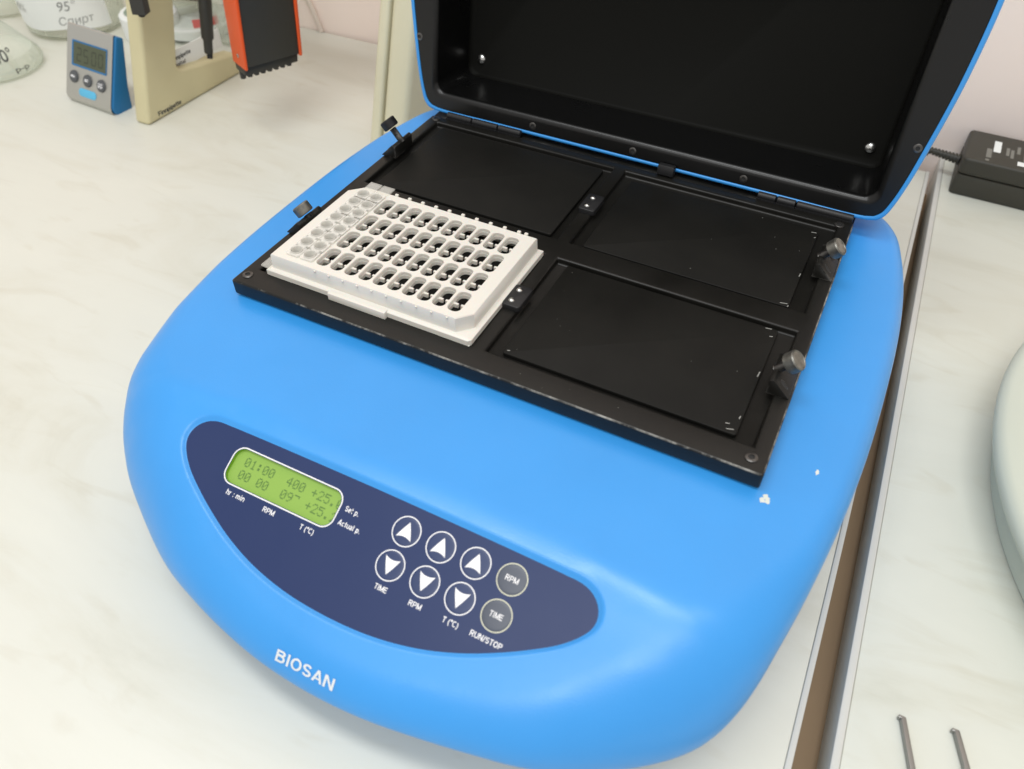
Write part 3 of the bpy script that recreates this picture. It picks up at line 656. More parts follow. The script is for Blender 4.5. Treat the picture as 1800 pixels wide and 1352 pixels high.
# clamps: wedge-shaped brackets with knurled screws set at a slant
def clamp(side, cy, reach, mt, mshaft):
    s_ = -1 if side == 'left' else 1
    xo = 4.8 if side == 'left' else 287.3
    prof = [(-5.2, .02), (5.6, .02), (5.6, .5), (-2.6, 8.6), (-3.6, 9.0), (-5.2, 8.2)]
    mb = MB(); mb.loft([[(xo + s_ * x, y, z * k + .02) for x, z in prof] for y, k in ((cy - 10.5, .98), (cy + 10.5, .98))], True, True)
    c = mb.build('clamp', M['black'], sh, bevel=.45, angle=30)
    ax = Vector((s_ * .64, 0, .77)); b0 = Vector((xo - s_ * 3.0, cy, 8.4))
    t = Vector((0, 1, 0)); u2 = ax.cross(t)
    mb = MB(); prof = [(1.95 if i % 2 else 2.35, i * .5) for i in range(int((reach + 2.2) / .5))]
    mb.lathe(b0 - ax * 2, ax, prof, 14, True, True); mb.build('screw_shaft', mshaft, c, angle=80)
    k0 = b0 + ax * reach; R = 5.3; n = 48; mb = MB()
    kl = lambda r, h, kn: [k0 + ax * h + (t * math.cos(2 * math.pi * i / n) + u2 * math.sin(2 * math.pi * i / n)) * (r - (kn if i % 2 else 0)) for i in range(n)]
    mb.loft([kl(R - .8, 0, 0), kl(R - .15, .4, .1), kl(R, .8, .3), kl(R, 5.2, .3), kl(R - .1, 5.4, .05), kl(R - .7, 6.0, 0), kl(R - 1.0, 5.9, 0), kl(R - 1.2, 5.6, 0)], True, True)
    mb.build('knob', mt, c, angle=50)
    nrm = Vector((s_ * .70, 0, .714)); t1 = Vector((s_ * .714, 0, -.70))
    for dy in (-6, 6):
        cen_ = Vector((xo + s_ * 1.5, cy + dy, 4.55)); ol = [cen_ + t1 * 3.0 * math.cos(a) + t * 1.35 * math.sin(a) for a in [2 * math.pi * i / 18 for i in range(18)]]
        mb = MB(); mb.loft([[p + nrm * .12 for p in ol], [cen_ + (p - cen_) * .9 + nrm * .2 for p in ol]], False, False, mi=1); mb.add([cen_ + (p - cen_) * .9 + nrm * .14 for p in ol], [tuple(range(18))], 0)
        mb.build('slot', [M['rubber'], M['dark_steel']], c)
clamp('left', 160.0, 9.0, M['black_plastic'], M['black']); clamp('left', 60.0, 1.2, M['knob_steel'], M['black'])
clamp('right', 60.0, 5.0, M['knob_steel'], M['dark_steel']); clamp('right', 160.0, 5.0, M['knob_steel'], M['dark_steel'])
# dust and scuffs on the black metal
mb = MB()
for i in range(26):
    x, y = random.uniform(152, 284), random.uniform(3, 205)
    z = -1.55 if (157.6 < x < 277 and (18.5 < y < 98.5 or 119.5 < y < 199)) else .03
    if z > 0 and not (y < 14 or 101 < y < 116 or x > 287 ): continue
    r = random.uniform(.08, .28); a = random.uniform(0, 3)
    mb.box((x, y, z + .03), (r * random.uniform(1, 3), r, .06), Matrix.Rotation(a, 3, 'Z'))
for x, y, a, l in ((273.5, 21, .3, 3.5), (271.5, 24, .2, 2.0), (274.6, 92, .3, 1.6), (272, 97.5, .15, 3.2), (274.5, 195, .2, 3), (276, 190, 1, 1.2), (274, 121.5, .2, 4), (276.5, 120, 1.2, 1.4), (160, 21, .4, 1.5), (275.6, 30, 1.5, 2), (276.0, 62, 1.5, 4), (276.2, 150, 1.5, 3)):
    mb.box((x, y, -1.53), (l, .5, .06), Matrix.Rotation(a, 3, 'Z'))
dust = mb.build('dust_specks', M['speck'], plat); dust['kind'] = 'stuff'

# ---- hinges, catch
for x0, xm, x1 in ((11.5, 52.5, 70.5), (234.5, 258.5, 293.0)):
    for a, b in ((x0, (x0 + xm) / 2), ((x0 + xm) / 2, xm), (xm, x1)):
        mb = MB(); mb.lathe((a + .25, 214.6, 2.0), (1, 0, 0), [(1.6, 0), (2.3, .5), (2.3, b - a - 1.0), (1.6, b - a - .5)], 16, True, True)
        mb.box(((a + b) / 2, 213.4, .55), (b - a - .5, 3.0, 1.0))
        mb.build('hinge', M['black_plastic'], sh, angle=40)
mb = MB(); mb.box((175.3, 213.2, 3.6), (11.0, 5.5, 6.8), Matrix.Rotation(math.radians(-12), 3, 'X')); mb.build('catch', M['black_plastic'], sh, bevel=1.0)

# ---- lid
LA = math.radians(9); LX = 150.0
U = Vector((0, math.sin(LA), math.cos(LA))); N_ = Vector((0, -math.cos(LA), math.sin(LA)))
def lid(x, v, d): return Vector((LX + x, 216.5, 2.6)) + U * v - N_ * d
prof = [(0, -.6), (100, -.6), (148, -.4), (154.5, .8), (158.5, 4.5), (161.0, 11.5), (164.3, 27), (167.3, 48), (169.8, 68), (171.6, 88), (172.8, 122), (171, 160), (163, 195), (141, 219), (100, 231), (50, 235), (0, 236)]
LO = np.array([(a, b) for a, b in catmull(prof + [(-a, b) for a, b in prof[-2:0:-1]], 8)])
def polar(poly, angs, c):
    out = []; poly = np.array(poly); n = len(poly)
    for a in angs:
        dx, dy = math.cos(a), math.sin(a); best = None
        for i in range(n):
            p, q = poly[i] - c, poly[(i + 1) % n] - c; e = q - p
            den = dx * e[1] - dy * e[0]
            if abs(den) < 1e-12: continue
            t = (p[0] * e[1] - p[1] * e[0]) / den; s_ = (p[0] * dy - p[1] * dx) / den
            if t > 0 and -1e-9 <= s_ <= 1 + 1e-9 and (best is None or t > best): best = t
        out.append((c[0] + dx * best, c[1] + dy * best))
    return np.array(out)
lc = np.array([0, 105.0]); ra = [2 * math.pi * i / 288 for i in range(288)]
for cx, cy in ((151, 12), (-151, 12), (151, 205), (-151, 205)):
    a0 = math.atan2(cy - 105, cx) % (2 * math.pi)
    ra += [a0 + t * .01 for t in range(-4, 5)]
ra = sorted(set(round(a % (2 * math.pi), 5) for a in ra))
out = polar(LO, ra, lc)
def inset(x0, y0, x1, y1, r): return polar(rrect(x0, y0, x1, y1, r, 8), ra, lc)
def scl(k, off=0):
    return np.array([((p[0]) * k, 118 + (p[1] - 118) * k) for p in out])
mb = MB()
fl = np.array([(p[0] * (1 - 2.4 / 168), p[1] + (2.0 if p[1] < 20 else 0) * (1 - p[1] / 20)) for p in out])
I = []; RF = 4.0
for q_ in range(0, 15):
    t_ = math.radians(90 * q_ / 14); e_ = RF * (1 - math.sin(t_)); I.append((-149.3 - e_, 12.8 - e_, 149.3 + e_, 204 + e_, 6.5, .2 + RF * (1 - math.cos(t_))))
I += [(-147.5, 15.5, 147.5, 202, 7, 42.5), (-147, 16.2, 147, 201.5, 7, 44), (-145.6, 17.5, 145.6, 200, 7, 45.4)]
loops = [[lid(a, b, .9) for a, b in fl]] + [[lid(a, b, I[0][5]) for a, b in inset(*I[0][:5])]]
loops = [[lid(a, b, 1.2) for a, b in fl], [lid(a, b, .2) for a, b in fl * .998 + np.array([0, .2])]] + [[lid(a, b, q[5]) for a, b in inset(*q[:5])] for q in I]
mb.loft(loops[:-2])
ldo = mb.build('lid_liner', M['liner'], sh, angle=50)
mb = MB(); mb.loft(loops[-3:], cap1=True); mb.build('back_panel', M['liner_back'], ldo, angle=50)
mb = MB()
r0 = fl * 1.0; 
loops = [[lid(a, b, 2.0) for a, b in fl * .9995], [lid(a, b, -.2) for a, b in fl], [lid(a, b, -.5) for a, b in (fl * .75 + out * .25)], [lid(a, b, -.5) for a, b in (fl * .25 + out * .75)], [lid(a, b, .1) for a, b in out], [lid(a, b, 3) for a, b in scl(1.003)], [lid(a, b, 20) for a, b in scl(.995)], [lid(a, b, 36) for a, b in scl(.97)], [lid(a, b, 46) for a, b in scl(.92)], [lid(a, b, 51) for a, b in scl(.84)], [lid(a, b, 53) for a, b in scl(.7)], [lid(a, b, 54) for a, b in scl(.3)]]
mb.loft(loops, cap1=True)
lidshell = mb.build('lid', M['blue'], sh, angle=60)
for x, v in ((-138, 27.5), (137.5, 27.0)):
    mb = MB(); mb.lathe(lid(x, v, 45.6), N_, [(3.5, 0), (3.4, .8), (2.7, 1.7), (1.4, 2.3), (.2, 2.45)], 24); sc_ = mb.build('screw', M['steel'], ldo)
    mb = MB()
    for a_ in (.3, .3 + math.pi / 2):
        t_ = Vector((1, 0, 0)) * math.cos(a_) + U * math.sin(a_); o_ = N_.cross(t_); c_ = lid(x, v, 45.6) + N_ * 2.35
        mb.add([c_ + t_ * 1.5 + o_ * .3 - N_ * .2, c_ - t_ * 1.5 + o_ * .3 - N_ * .2, c_ - t_ * 1.5 - o_ * .3 - N_ * .2, c_ + t_ * 1.5 - o_ * .3 - N_ * .2, c_ + o_ * .3 + N_ * .2, c_ - o_ * .3 + N_ * .2], [(0, 4, 5, 3), (4, 1, 2, 5)])
    mb.build('cross_slot', M['rubber'], ldo)
for x, v in ((-72.5, 5.6), (0, 5.6), (73.5, 5.6), (161.5, 46.5), (-163.0, 47)):
    screw('screw', lid(x, v, .25), N_, 2.5, .5, M['dark_steel'], ldo)

# ================================================================== microplate
MX, MY, MZ = 14.72, 12.94, -1.5
mp = empty('microplate', MX + 64, MY + 43, MZ, 'cream white 96-well strip plate frame with two clear strips at its left end', 'microplate')
def mpp(x, y, z): return (MX + x, MY + y, MZ + z)
mb = MB(); TH = 14.1
pitch = 9.0
def cell(cx, cy, z0):
    st = []; e8 = []
    def rc_(hx, top, r): return [(hx - r + r * math.cos(math.radians(a)), top - r + r * math.sin(math.radians(a))) for a in range(0, 91, 18)] + [(-hx + r + r * math.cos(math.radians(a)), top - r + r * math.sin(math.radians(a))) for a in range(90, 181, 18)]
    hs = [(3.6, .3), (3.6, 1.2)] + rc_(3.6, 8.0, 2.9) + [(-3.6, 1.2), (-3.6, .3)]
    he = [(.75, .6), (3.4, .8)] + rc_(3.5, 7.9, 2.9) + [(-3.4, .8), (-.75, .6)]
    st = [(cx + x, cy + y) for x, y in hs] + [(cx - x, cy - y) for x, y in hs]
    e8 = [(cx + x, cy + y) for x, y in he] + [(cx - x, cy - y) for x, y in he]
    rc = []
    for x, y in st:
        dx, dy = x - cx, y - cy; k = min(4.5 / abs(dx) if abs(dx) > 1e-9 else 1e9, 9.0 / abs(dy) if abs(dy) > 1e-9 else 1e9); rc.append([cx + dx * k, cy + dy * k])
    for sx in (-1, 1):
        for sy in (-1, 1):
            i = min(range(len(rc)), key=lambda q: (rc[q][0] - cx - sx * 4.5) ** 2 + (rc[q][1] - cy - sy * 9) ** 2); rc[i] = [cx + sx * 4.5, cy + sy * 9]
    sq = [(x + (cx - x) * -.06, y + (cy - y) * -.04) for x, y in st]
    mb.loft([[mpp(x, y, TH) for x, y in rc], [mpp(x, y, TH) for x, y in sq], [mpp(x, y, TH - .35) for x, y in st], [mpp(x, y, TH - 2.3) for x, y in st], [mpp(x, y, TH - 2.4) for x, y in e8], [mpp(x, y, TH - 4.6) for x, y in e8]])
X0, Y0 = 14.38 - 4.5, 11.24 - 4.5
for c in range(12):
    for r_ in range(4):
        cell(X0 + 4.5 + c * 9, Y0 + 9 + r_ * 18, 0)
# rim of the top, chamfered at back-left and front-right
X1, Y1 = X0 + 108, Y0 + 72
ed = [(3.2, 3.2), (117.5, 3.2), (124.5, 10.5), (124.5, 82.3), (11, 82.3), (3.2, 74.5)]
def rimcut(x0, y0, x1, y1): mb.add([mpp(x0, y0, TH), mpp(x1, y0, TH), mpp(x1, y1, TH), mpp(x0, y1, TH)], [(0, 1, 2, 3)])
mb.add([mpp(*p, TH) for p in [(3.2, 3.2), (117.5, 3.2), (X1, Y0), (X0, Y0)]], [(0, 1, 2, 3)])
mb.add([mpp(*p, TH) for p in [(117.5, 3.2), (124.5, 10.5), (X1, Y0)]], [(0, 1, 2)])
mb.add([mpp(*p, TH) for p in [(124.5, 10.5), (124.5, 82.3), (X1, Y1), (X1, Y0)]], [(0, 1, 2, 3)])
mb.add([mpp(*p, TH) for p in [(124.5, 82.3), (11, 82.3), (X0, Y1), (X1, Y1)]], [(0, 1, 2, 3)])
mb.add([mpp(*p, TH) for p in [(11, 82.3), (3.2, 74.5), (X0, Y1)]], [(0, 1, 2)])
mb.add([mpp(*p, TH) for p in [(3.2, 74.5), (3.2, 3.2), (X0, Y0), (X0, Y1)]], [(0, 1, 2, 3)])
def grow(k): 
    c = (63.9, 42.7); return [(x + math.copysign(k, x - c[0]), y + math.copysign(k, y - c[1])) for x, y in ed]
mb.loft([[mpp(x, y, TH) for x, y in ed], [mpp(x, y, TH - .5) for x, y in grow(.35)], [mpp(x, y, 5.4) for x, y in grow(.6)]])
fo = [(0, 0), (126.3, 0), (127.76, 1.6), (127.76, 85.48), (2, 85.48), (0, 83.5)]
mb.loft([[mpp(x, y, 5.4) for x, y in grow(.6)], [mpp(x + (1 if x < 60 else -1) * .6, y + (1 if y < 40 else -1) * .6, 5.2) for x, y in fo], [mpp(x, y, 4.6) for x, y in fo], [mpp(x, y, 1.6) for x, y in fo]])
frame = mb.build('plate_frame', M['plate'], mp, weld=True, angle=35)
mb = MB()
for x0, x1 in ((.2, 17), (109, 127.2)):
    for yy in (1.45, 83.9):
        mb = MB(); mb.box(mpp((x0 + x1) / 2, yy, .85), (x1 - x0, 3.0, 1.7)); mb.build('foot', M['plate'], mp, bevel=.3)
mb = MB(); mb.box(mpp(60.5, -.4, 2.9), (36, 3.6, 5.6)); mb.build('grip_tab', M['plate'], mp, bevel=.35)
# small locating nubs along both long edges
def nub(name, x, y, z, d, par):
    mb = MB(); mb.box(mpp(x, y, z), d); return mb.build(name, M['plate'], par, bevel=.2, origin=None)
n1_ = nub('nub', 32.4, 82.9, TH + .2, (2.0, 1.6, 1.6), mp); n2_ = nub('nub', 32.4, 2.6, TH - 1.0, (1.2, .9, .9), mp)
for i in range(1, 11):
    dup(n1_, mp, dx=9 * i - (4.5 if i > 9 else 0)); 
    if i < 10: dup(n2_, mp, dx=9 * i)
# clear strips of eight wells standing in the frame
GW = 'clear well strips in the microplate'
def strip(col, label):
    x = 14.38 + col * 9
    s_ = empty('well_strip', MX + x, MY + 42.7, MZ + TH, label, 'well strip', GW)
    mb = MB(); xa, xb = x - 4.35, x + 4.35
    rr = []
    # connecting web with round openings
    for i in range(8):
        cy = 11.24 + 9 * i; n = 24; ci = []; sq = []
        for k in range(n):
            a = 2 * math.pi * (k + .5) / n; ci.append((x + 3.45 * math.cos(a), cy + 3.45 * math.sin(a)))
            q = min(4.35 / max(abs(math.cos(a)), 1e-9), 4.5 / max(abs(math.sin(a)), 1e-9)); sq.append((x + q * math.cos(a), cy + q * math.sin(a)))
        mb.loft([[mpp(a, b, TH + .25) for a, b in ci], [mpp(a, b, TH + 1.0) for a, b in ci], [mpp(a, b, TH + 1.0) for a, b in sq], [mpp(a, b, TH + .25) for a, b in sq]])
    mb.build('web', M['well'], s_, weld=True)
    mb = MB(); mb.box(mpp(x, 83.8, TH - .2), (8.2, 9.5, .9)); mb.build('end_tab', M['tab'], s_, bevel=.2)
    mb = MB(); mb.lathe(mpp(x, 11.24, TH), (0, 0, 1), [(0.2, -10.6), (2.7, -10.6), (3.1, -9.8), (3.4, .3), (3.4, 1.6), (3.2, 1.9), (2.95, 1.6), (2.8, -9.4), (.2, -9.8)], 20)
    w0 = mb.build('well', M['well'], s_, angle=50)
    for i in range(1, 8): dup(w0, s_, dy=9 * i)
strip(0, 'clear eight-well strip along the far left edge of the white plate')
strip(1, 'clear eight-well strip second from the left, beside the empty slots')
mb = MB(); mb.box(mpp(-1.2, 5.2, 5.2), (6.5, 8.5, .9), Matrix.Rotation(.1, 3, 'Y')); mb.build('clear_tab', M['tab'], mp, bevel=.2)

# ================================================================== things behind, left
def lean_frame(p, v, u): return None
# pipette stand: leaning front leg and foot bar of one moulded plate
def prism(mb, poly, x0, x1, r=5):
    """side view polygon (y, z) between x0 and x1, long edges rounded by insetting"""
    mb.loft([[(x0, y, z) for y, z in poly], [(x1, y, z) for y, z in poly]], True, True)
st = empty('pipette_stand', -335, 280, TZ, 'cream pipette stand with open L-shaped side plate behind the timer', 'pipette stand')
def ly(z): return 227 + (z + 95) * .317
mb = MB()
poly = [(ly(-95), -95), (360, -95), (358, -74), (285, -62.5), (281.5, -60.5), (280.5, -57), (303, 10), (360, 180), (ly(180), 180)]
prism(mb, poly, -346, -328)
mb.build('side_plate', M['cream'], st, bevel=5.5, seg=5, angle=50)
mb = MB(); 
stext(mb, 'Finnpipette', lambda a, b, l=0: Vector((-327.85 + l, a, b)), 241.5, 271.5, -91.3, 4.3, .2)
mb.build('lettering', M['ink'], st)
mb = MB(); mb.box((-339, 318, -58), (1.2, 66, 18)); card = mb.build('label_card', M['paper'], st)
mb = MB(); stext(mb, 'Finnpipette', lambda a, b, l=0: Vector((-338.3 + l, a, b)), 283, 309, -57.5, 3.8, .2); mb.build('lettering', M['ink'], card); mb = MB(); stext(mb, 'Digital', lambda a, b, l=0: Vector((-338.3 + l, a, b)), 283, 300, -63.5, 3.2, .17)
mb.build('lettering', M['ink'], card)
mb = MB(); mb.box((-230, 330, 190), (260, 60, 14)); mb.build('top_rail', M['cream'], st, bevel=2)
# second stand's upright
s2 = empty('pipette_stand', -110, 320, TZ, 'cream upright of a second stand directly beside the open blue lid', 'pipette stand')
def ly2(z): return 280 + (z + 95) * .352
mb = MB()
prism(mb, [(ly2(-95), -95), (ly2(-95) + 62, -95), (ly2(180) + 40, 180), (ly2(180), 180)], -103.9, -79)
mb.build('upright', M['cream_light'], s2, bevel=6, seg=5, angle=50)
mb = MB(); prism(mb, [(ly2(-95) - 1.0, -95), (ly2(-95) + 58, -95), (ly2(180) + 36, 180), (ly2(180) - 1.0, 180)], -114.6, -104.4)
mb.build('front_panel', M['cream_light'], s2, bevel=3, seg=4, angle=50)

# multichannel pipette hanging over the bench
mpip = empty('multichannel_pipette', -216, 280, -40, 'orange and black eight-nozzle pipette hanging above the bench', 'pipette')
R_ = Vector((.423, .906, 0)); Wd = Vector((-.906, .423, 0)); Up = (Vector((0, .12, 1))).normalized()
NP = Vector((-225.4, 260.1, -40))
def pip(a, b, c): return NP + R_ * a + Wd * b + Up * c
def pipbox(mb, a0, a1, b0, b1, c0, c1, ta=0, tb=0):
    vs = [pip(a, b, c0) for a, b in ((a0, b0), (a1, b0), (a1, b1), (a0, b1))] + [pip(a, b, c1) for a, b in ((a0 - ta, b0 - tb), (a1 + ta, b0 - tb), (a1 + ta, b1 + tb), (a0 - ta, b1 + tb))]
    mb.add(vs, [(0, 3, 2, 1), (4, 5, 6, 7), (0, 1, 5, 4), (1, 2, 6, 5), (2, 3, 7, 6), (3, 0, 4, 7)])
mb = MB(); pipbox(mb, -2.6, 47.5, -13, 7, 6.5, 15, .5, 0); pipbox(mb, -1.4, 48, -16.5, 8.5, 14.5, 224, .5, 1.5); mb.build('nozzle_block', M['pip_black'], mpip, bevel=1.2)
for a0, a1 in ((-3.6, -1.0), (47.6, 50.4)):
    mb = MB(); pipbox(mb, a0, a1, -17.5, 9, 12.5, 226, .8, 5); mb.build('side_cover', M['orange'], mpip, bevel=1.3, seg=3)
screw('screw', pip(-3.8, -5.5, 22), -R_, 1.8, .5, M['steel'], mpip)
mb = MB(); mb.lathe(pip(0, 0, 0), Up, [(2.1, 0), (2.5, .6), (2.7, 7)], 14, True, True); z0_ = mb.build('nozzle', M['pip_black'], mpip, angle=40)
for i in range(1, 8): dup(z0_, mpip, *(R_ * 6.28 * i))
# two slim pipettes hanging in front of the stand
sp = empty('pipette', -300, 300, -48, 'slim black pipette tip hanging in the open middle of the cream stand', 'pipette')
mb = MB(); ax = Vector((0, .27, 1)).normalized()
mb.lathe((-302, 298, -47.5), ax, [(3.0, 0), (4.0, .8), (4.2, 12), (5.6, 14), (6.4, 60), (7.5, 232)], 20, True, True); mb.build('barrel', M['pip_black'], sp, angle=45)
mb = MB(); mb.lathe((-302, 298, -52), ax, [(2.6, 0), (2.8, 6)], 16, True, True); mb.build('tip_cone', M['rubber'], sp)
sp = empty('pipette', -309, 247, 8, 'black square pipette end hanging in front of the cream stand leg', 'pipette')
mb = MB(); q = [(-318, 240), (-306, 244), (-309, 253), (-321, 249)]
mb.loft([[(x + 1, y, 4.5) for x, y in q], [(x, y + 1, 7) for x, y in q], [(x, y + 20, 170) for x, y in q]], True, True); mb.build('barrel', M['pip_black'], sp, bevel=.8)
mb = MB(); mb.lathe((-313.5, 246.8, 1.5), (0, .1, 1), [(2.2, 0), (3, 1), (3.2, 5)], 14, True, True); mb.build('tip_cone', M['rubber'], sp)

# kitchen timer
tm = empty('timer', -402, 245, TZ, 'silver digital timer with bright blue sides leaning beside the cream stand', 'timer')
TL = Vector((-437.5, 227.0, -94.0)); TX = Vector((.998, -.06, 0)).normalized(); TU = Vector((-.10, .50, 1)); TU = (TU - TX * TU.dot(TX)).normalized(); TN = TX.cross(TU)   # TN faces the viewer
def tim(a, b, c=0): return TL + TX * a + TU * b + TN * c
FW_, FH_ = 64.0, 73.0
def extr(mb, loop, c0, c1, mi=0): mb.loft([[tim(a, b, c0) for a, b in loop], [tim(a, b, c1) for a, b in loop]], True, True, mi=mi)
mb = MB()
sec = [(0, 67), (0, 5.5), (-1.5, 2), (-4, 0), (-8, -1.0)]
secs = [(FH_ - 1, -1.5), (FH_, -3.5)]
mb.loft([[tim(a, FH_ - .6, -3.5) for a in (0.6, FW_ - .6)], [tim(a, FH_, -1.2) for a in (.4, FW_ - .4)], [tim(a, FH_ - .9, 0) for a in (.2, FW_ - .2)], [tim(a, 8, 0) for a in (0, FW_)], [tim(a, 4.2, -1.2) for a in (.8, FW_)], [tim(a, 1.4, -4) for a in (2.6, FW_)], [tim(a, -.2, -8) for a in (5, FW_)], [tim(a, .4, -15) for a in (6, FW_)], [tim(a, 2.0, -20) for a in (7, FW_)]], closed=False)
tf = mb.build('face_plate', M['silver'], tm, angle=25)
mb = MB()
side = [(FH_ - .8, -3), (FH_ - .8, -9)] + [(4 + 12.5 * math.cos(t) * .0 + 9.0 * math.sin(t), -14 - 10 * math.cos(t)) for t in []]
body_sec = [(FH_ - .6, -1.2), (FH_ - .6, -9.5), (30, -17), (12, -22.5), (7, -23), (4, -21.8), (2.4, -19), (1.6, -14), (1.8, -8), (3, -4), (7, -1.0)]
mb.loft([[tim(.8, b, c) for b, c in body_sec], [tim(FW_ + 1.8, b, c) for b, c in body_sec]], True, True)
mb.build('case', M['timer_blue'], tm, bevel=1.6, seg=3, angle=50)
mb = MB(); mb.loft([[tim(a, b, .25) for a, b in rrect(7.5, 35.5, 57, 59, 1)], [tim(a, b, .6) for a, b in rrect(8.1, 36.1, 56.4, 58.4, 1)], [tim(a, b, .1) for a, b in rrect(9.4, 37.2, 55.6, 57.4, .5)]], mi=0)
mb.add([tim(a, b, .1) for a, b in ((9.4, 37.2), (55.6, 37.2), (55.6, 57.4), (9.4, 57.4))], [(0, 1, 2, 3)], 1)
tdsp = mb.build('display', [M['timer_blue'], M['timer_lcd']], tm)
SEG = {'2': 'abged', '5': 'afgcd', '0': 'abcdef'}
mb = MB()
def seg7(ch, x, y, w__, h_):
    t = 1.3; hh = h_ / 2
    pos = {'a': (x + w__ / 2, y + h_, w__, t), 'g': (x + w__ / 2, y + hh, w__, t), 'd': (x + w__ / 2, y, w__, t), 'f': (x, y + h_ * .75, t, hh - 1), 'b': (x + w__, y + h_ * .75, t, hh - 1), 'e': (x, y + h_ * .25, t, hh - 1), 'c': (x + w__, y + h_ * .25, t, hh - 1)}
    for s_ in SEG[ch]:
        a, b, c, d_ = pos[s_]
        mb.add([tim(a - c / 2, b - d_ / 2, .16), tim(a + c / 2, b - d_ / 2, .16), tim(a + c / 2, b + d_ / 2, .16), tim(a - c / 2, b + d_ / 2, .16)], [(0, 1, 2, 3)])
for i, ch in enumerate('2500'): seg7(ch, 15 + i * 9.6 + (1.5 if i > 1 else 0), 41, 5.6, 11.5)
mb.build('characters', M['timer_seg'], tdsp)
for i, s_ in enumerate((('MIN',), ('SEC',), ('START', 'STOP'))):
    cx = 11.5 + i * 19.5; cy = 25.5 - .3 * i
    mb = MB(); n = 28
    lp = lambda r, c: [tim(cx + r * math.cos(2 * math.pi * k / n), cy + r * math.sin(2 * math.pi * k / n), c) for k in range(n)]
    mb.loft([lp(5.9, .02), lp(5.6, 1.2), lp(5.0, 1.6)], cap1=True); b = mb.build('button', M['timer_key'], tm)
    mb = MB()
    for k, s1 in enumerate(s_):
        wd = 5.4 if len(s_) == 1 else 6.6
        text(mb, s1, lambda x, y: tim(x, y, 1.75), cx - wd / 2, cx + wd / 2, cy + (-.8 if len(s_) == 1 else (.5 - 2.6 * k)), bold=.04)
    mb.build('lettering', M['white_print'], b)
mb = MB(); extr(mb, rrect(19, 9.5, 43.5, 17, 3.6), .02, .4); mb.build('badge', M['timer_badge'], tm, bevel=.15)

# glassware at the far left
def vessel(name, label, cat, x, y, prof, wall=1.3, liquid=None, group=None, n=56):
    e = empty(name, x, y, TZ, label, cat, group)
    mb = MB(); inner = [(max(r - wall, .3), h + (wall * 1.5 if i == 0 else 0)) for i, (r, h) in enumerate(prof)]
    mb.lathe((x, y, TZ + .3), (0, 0, 1), [(.3, 0)] + prof + [(p[0], p[1]) for p in inner[::-1]] + [(.3, inner[0][1])], n)
    b = mb.build('glass_body', M['glass'], e, angle=50)
    if liquid:
        hs = liquid; lp = []
        for (r1, h1), (r2, h2) in zip(inner, inner[1:]):
            lp.append((r1 - .3, max(h1, inner[0][1] + .3)))
            if h2 > hs:
                t = (hs - h1) / max(h2 - h1, 1e-6); lp.append((r1 + (r2 - r1) * t - .3, hs)); break
        mb = MB(); mb.lathe((x, y, TZ + .3), (0, 0, 1), lp, n, True, True); mb.build('liquid', M['liquid'], e, angle=50)
    return e
FX, FY = -562, 248
fk = vessel('flask', 'conical glass flask marked 40 degrees at the left edge', 'flask', FX, FY, [(40, 0), (45, 2.5), (46.5, 7), (45, 12), (29, 34), (19, 46), (14.5, 55), (14, 84), (17, 87)], liquid=18)
def cone(a, h, off=.5):
    """angle offset in mm of arc and height on the flask's cone"""
    r = np.interp(h, [7, 12, 34, 46], [46.5, 45, 29, 19]) + off; t = math.radians(-48) + a / 40.0
    return Vector((FX + r * math.cos(t), FY + r * math.sin(t), TZ + .3 + h))
mb = MB(); text(mb, '40°', lambda x, y: cone(x, y), 11, 32, 18.5, bold=.01, h=10, shear=.1); text(mb, 'p-p', lambda x, y: cone(x, y), 25, 38, 8.0, bold=0, h=5)
mb.build('handwriting', M['ink'], fk)
JX, JY, JR = -581, 372, 54
j1 = vessel('bottle', 'glass bottle behind the timer with a white handwritten paper label', 'bottle', JX, JY, [(50, 0), (JR, 5), (JR, 95), (40, 115), (20, 125), (20, 145)], liquid=60)
def cyl(a, h, off=.5): return Vector((JX + (JR + off) * math.cos(math.radians(-68) + a / JR), JY + (JR + off) * math.sin(math.radians(-68) + a / JR), TZ + h))
mb = MB(); cols = np.linspace(-80, 66, 30)
mb.loft([[cyl(a, 13 - .03 * a + 1.5 * math.sin(a * .08), .5) for a in cols], [cyl(a, 88, .5) for a in cols], [cyl(a, 88, .15) for a in cols], [cyl(a, 13 - .03 * a + 1.5 * math.sin(a * .08), .15) for a in cols]], closed=False)
pl_ = mb.build('paper_label', M['paper'], j1)
mb = MB(); text(mb, '95°', lambda x, y: cyl(x, y, .8), 16, 34, 33, bold=-.012, h=10, shear=.2); text(mb, 'Спирт', lambda x, y: cyl(x, y, .8), 12, 48, 18.5, bold=-.015, h=8.5, shear=.2); mb.build('handwriting', M['grey_ink'], pl_)
mb = MB(); text(mb, '70%', lambda x, y: cyl(x, y, .8), -46, -24, 30, bold=0, h=8, shear=.2); text(mb, 'СПИРТ', lambda x, y: cyl(x, y, .8), -48, -14, 45, bold=0, h=8, shear=.2); mb.build('handwriting', M['faint_ink'], pl_)
vessel('bottle', 'tall clear glass bottle to the right of the labelled bottle', 'bottle', -497, 440, [(33, 0), (36, 4), (36, 90), (24, 110), (15, 118), (15, 140)], liquid=50)
vessel('bottle', 'pale glass bottle standing far left behind the conical flask', 'bottle', -700, 372, [(44, 0), (47, 4), (47, 90), (30, 110), (18, 118), (18, 140)], liquid=70)
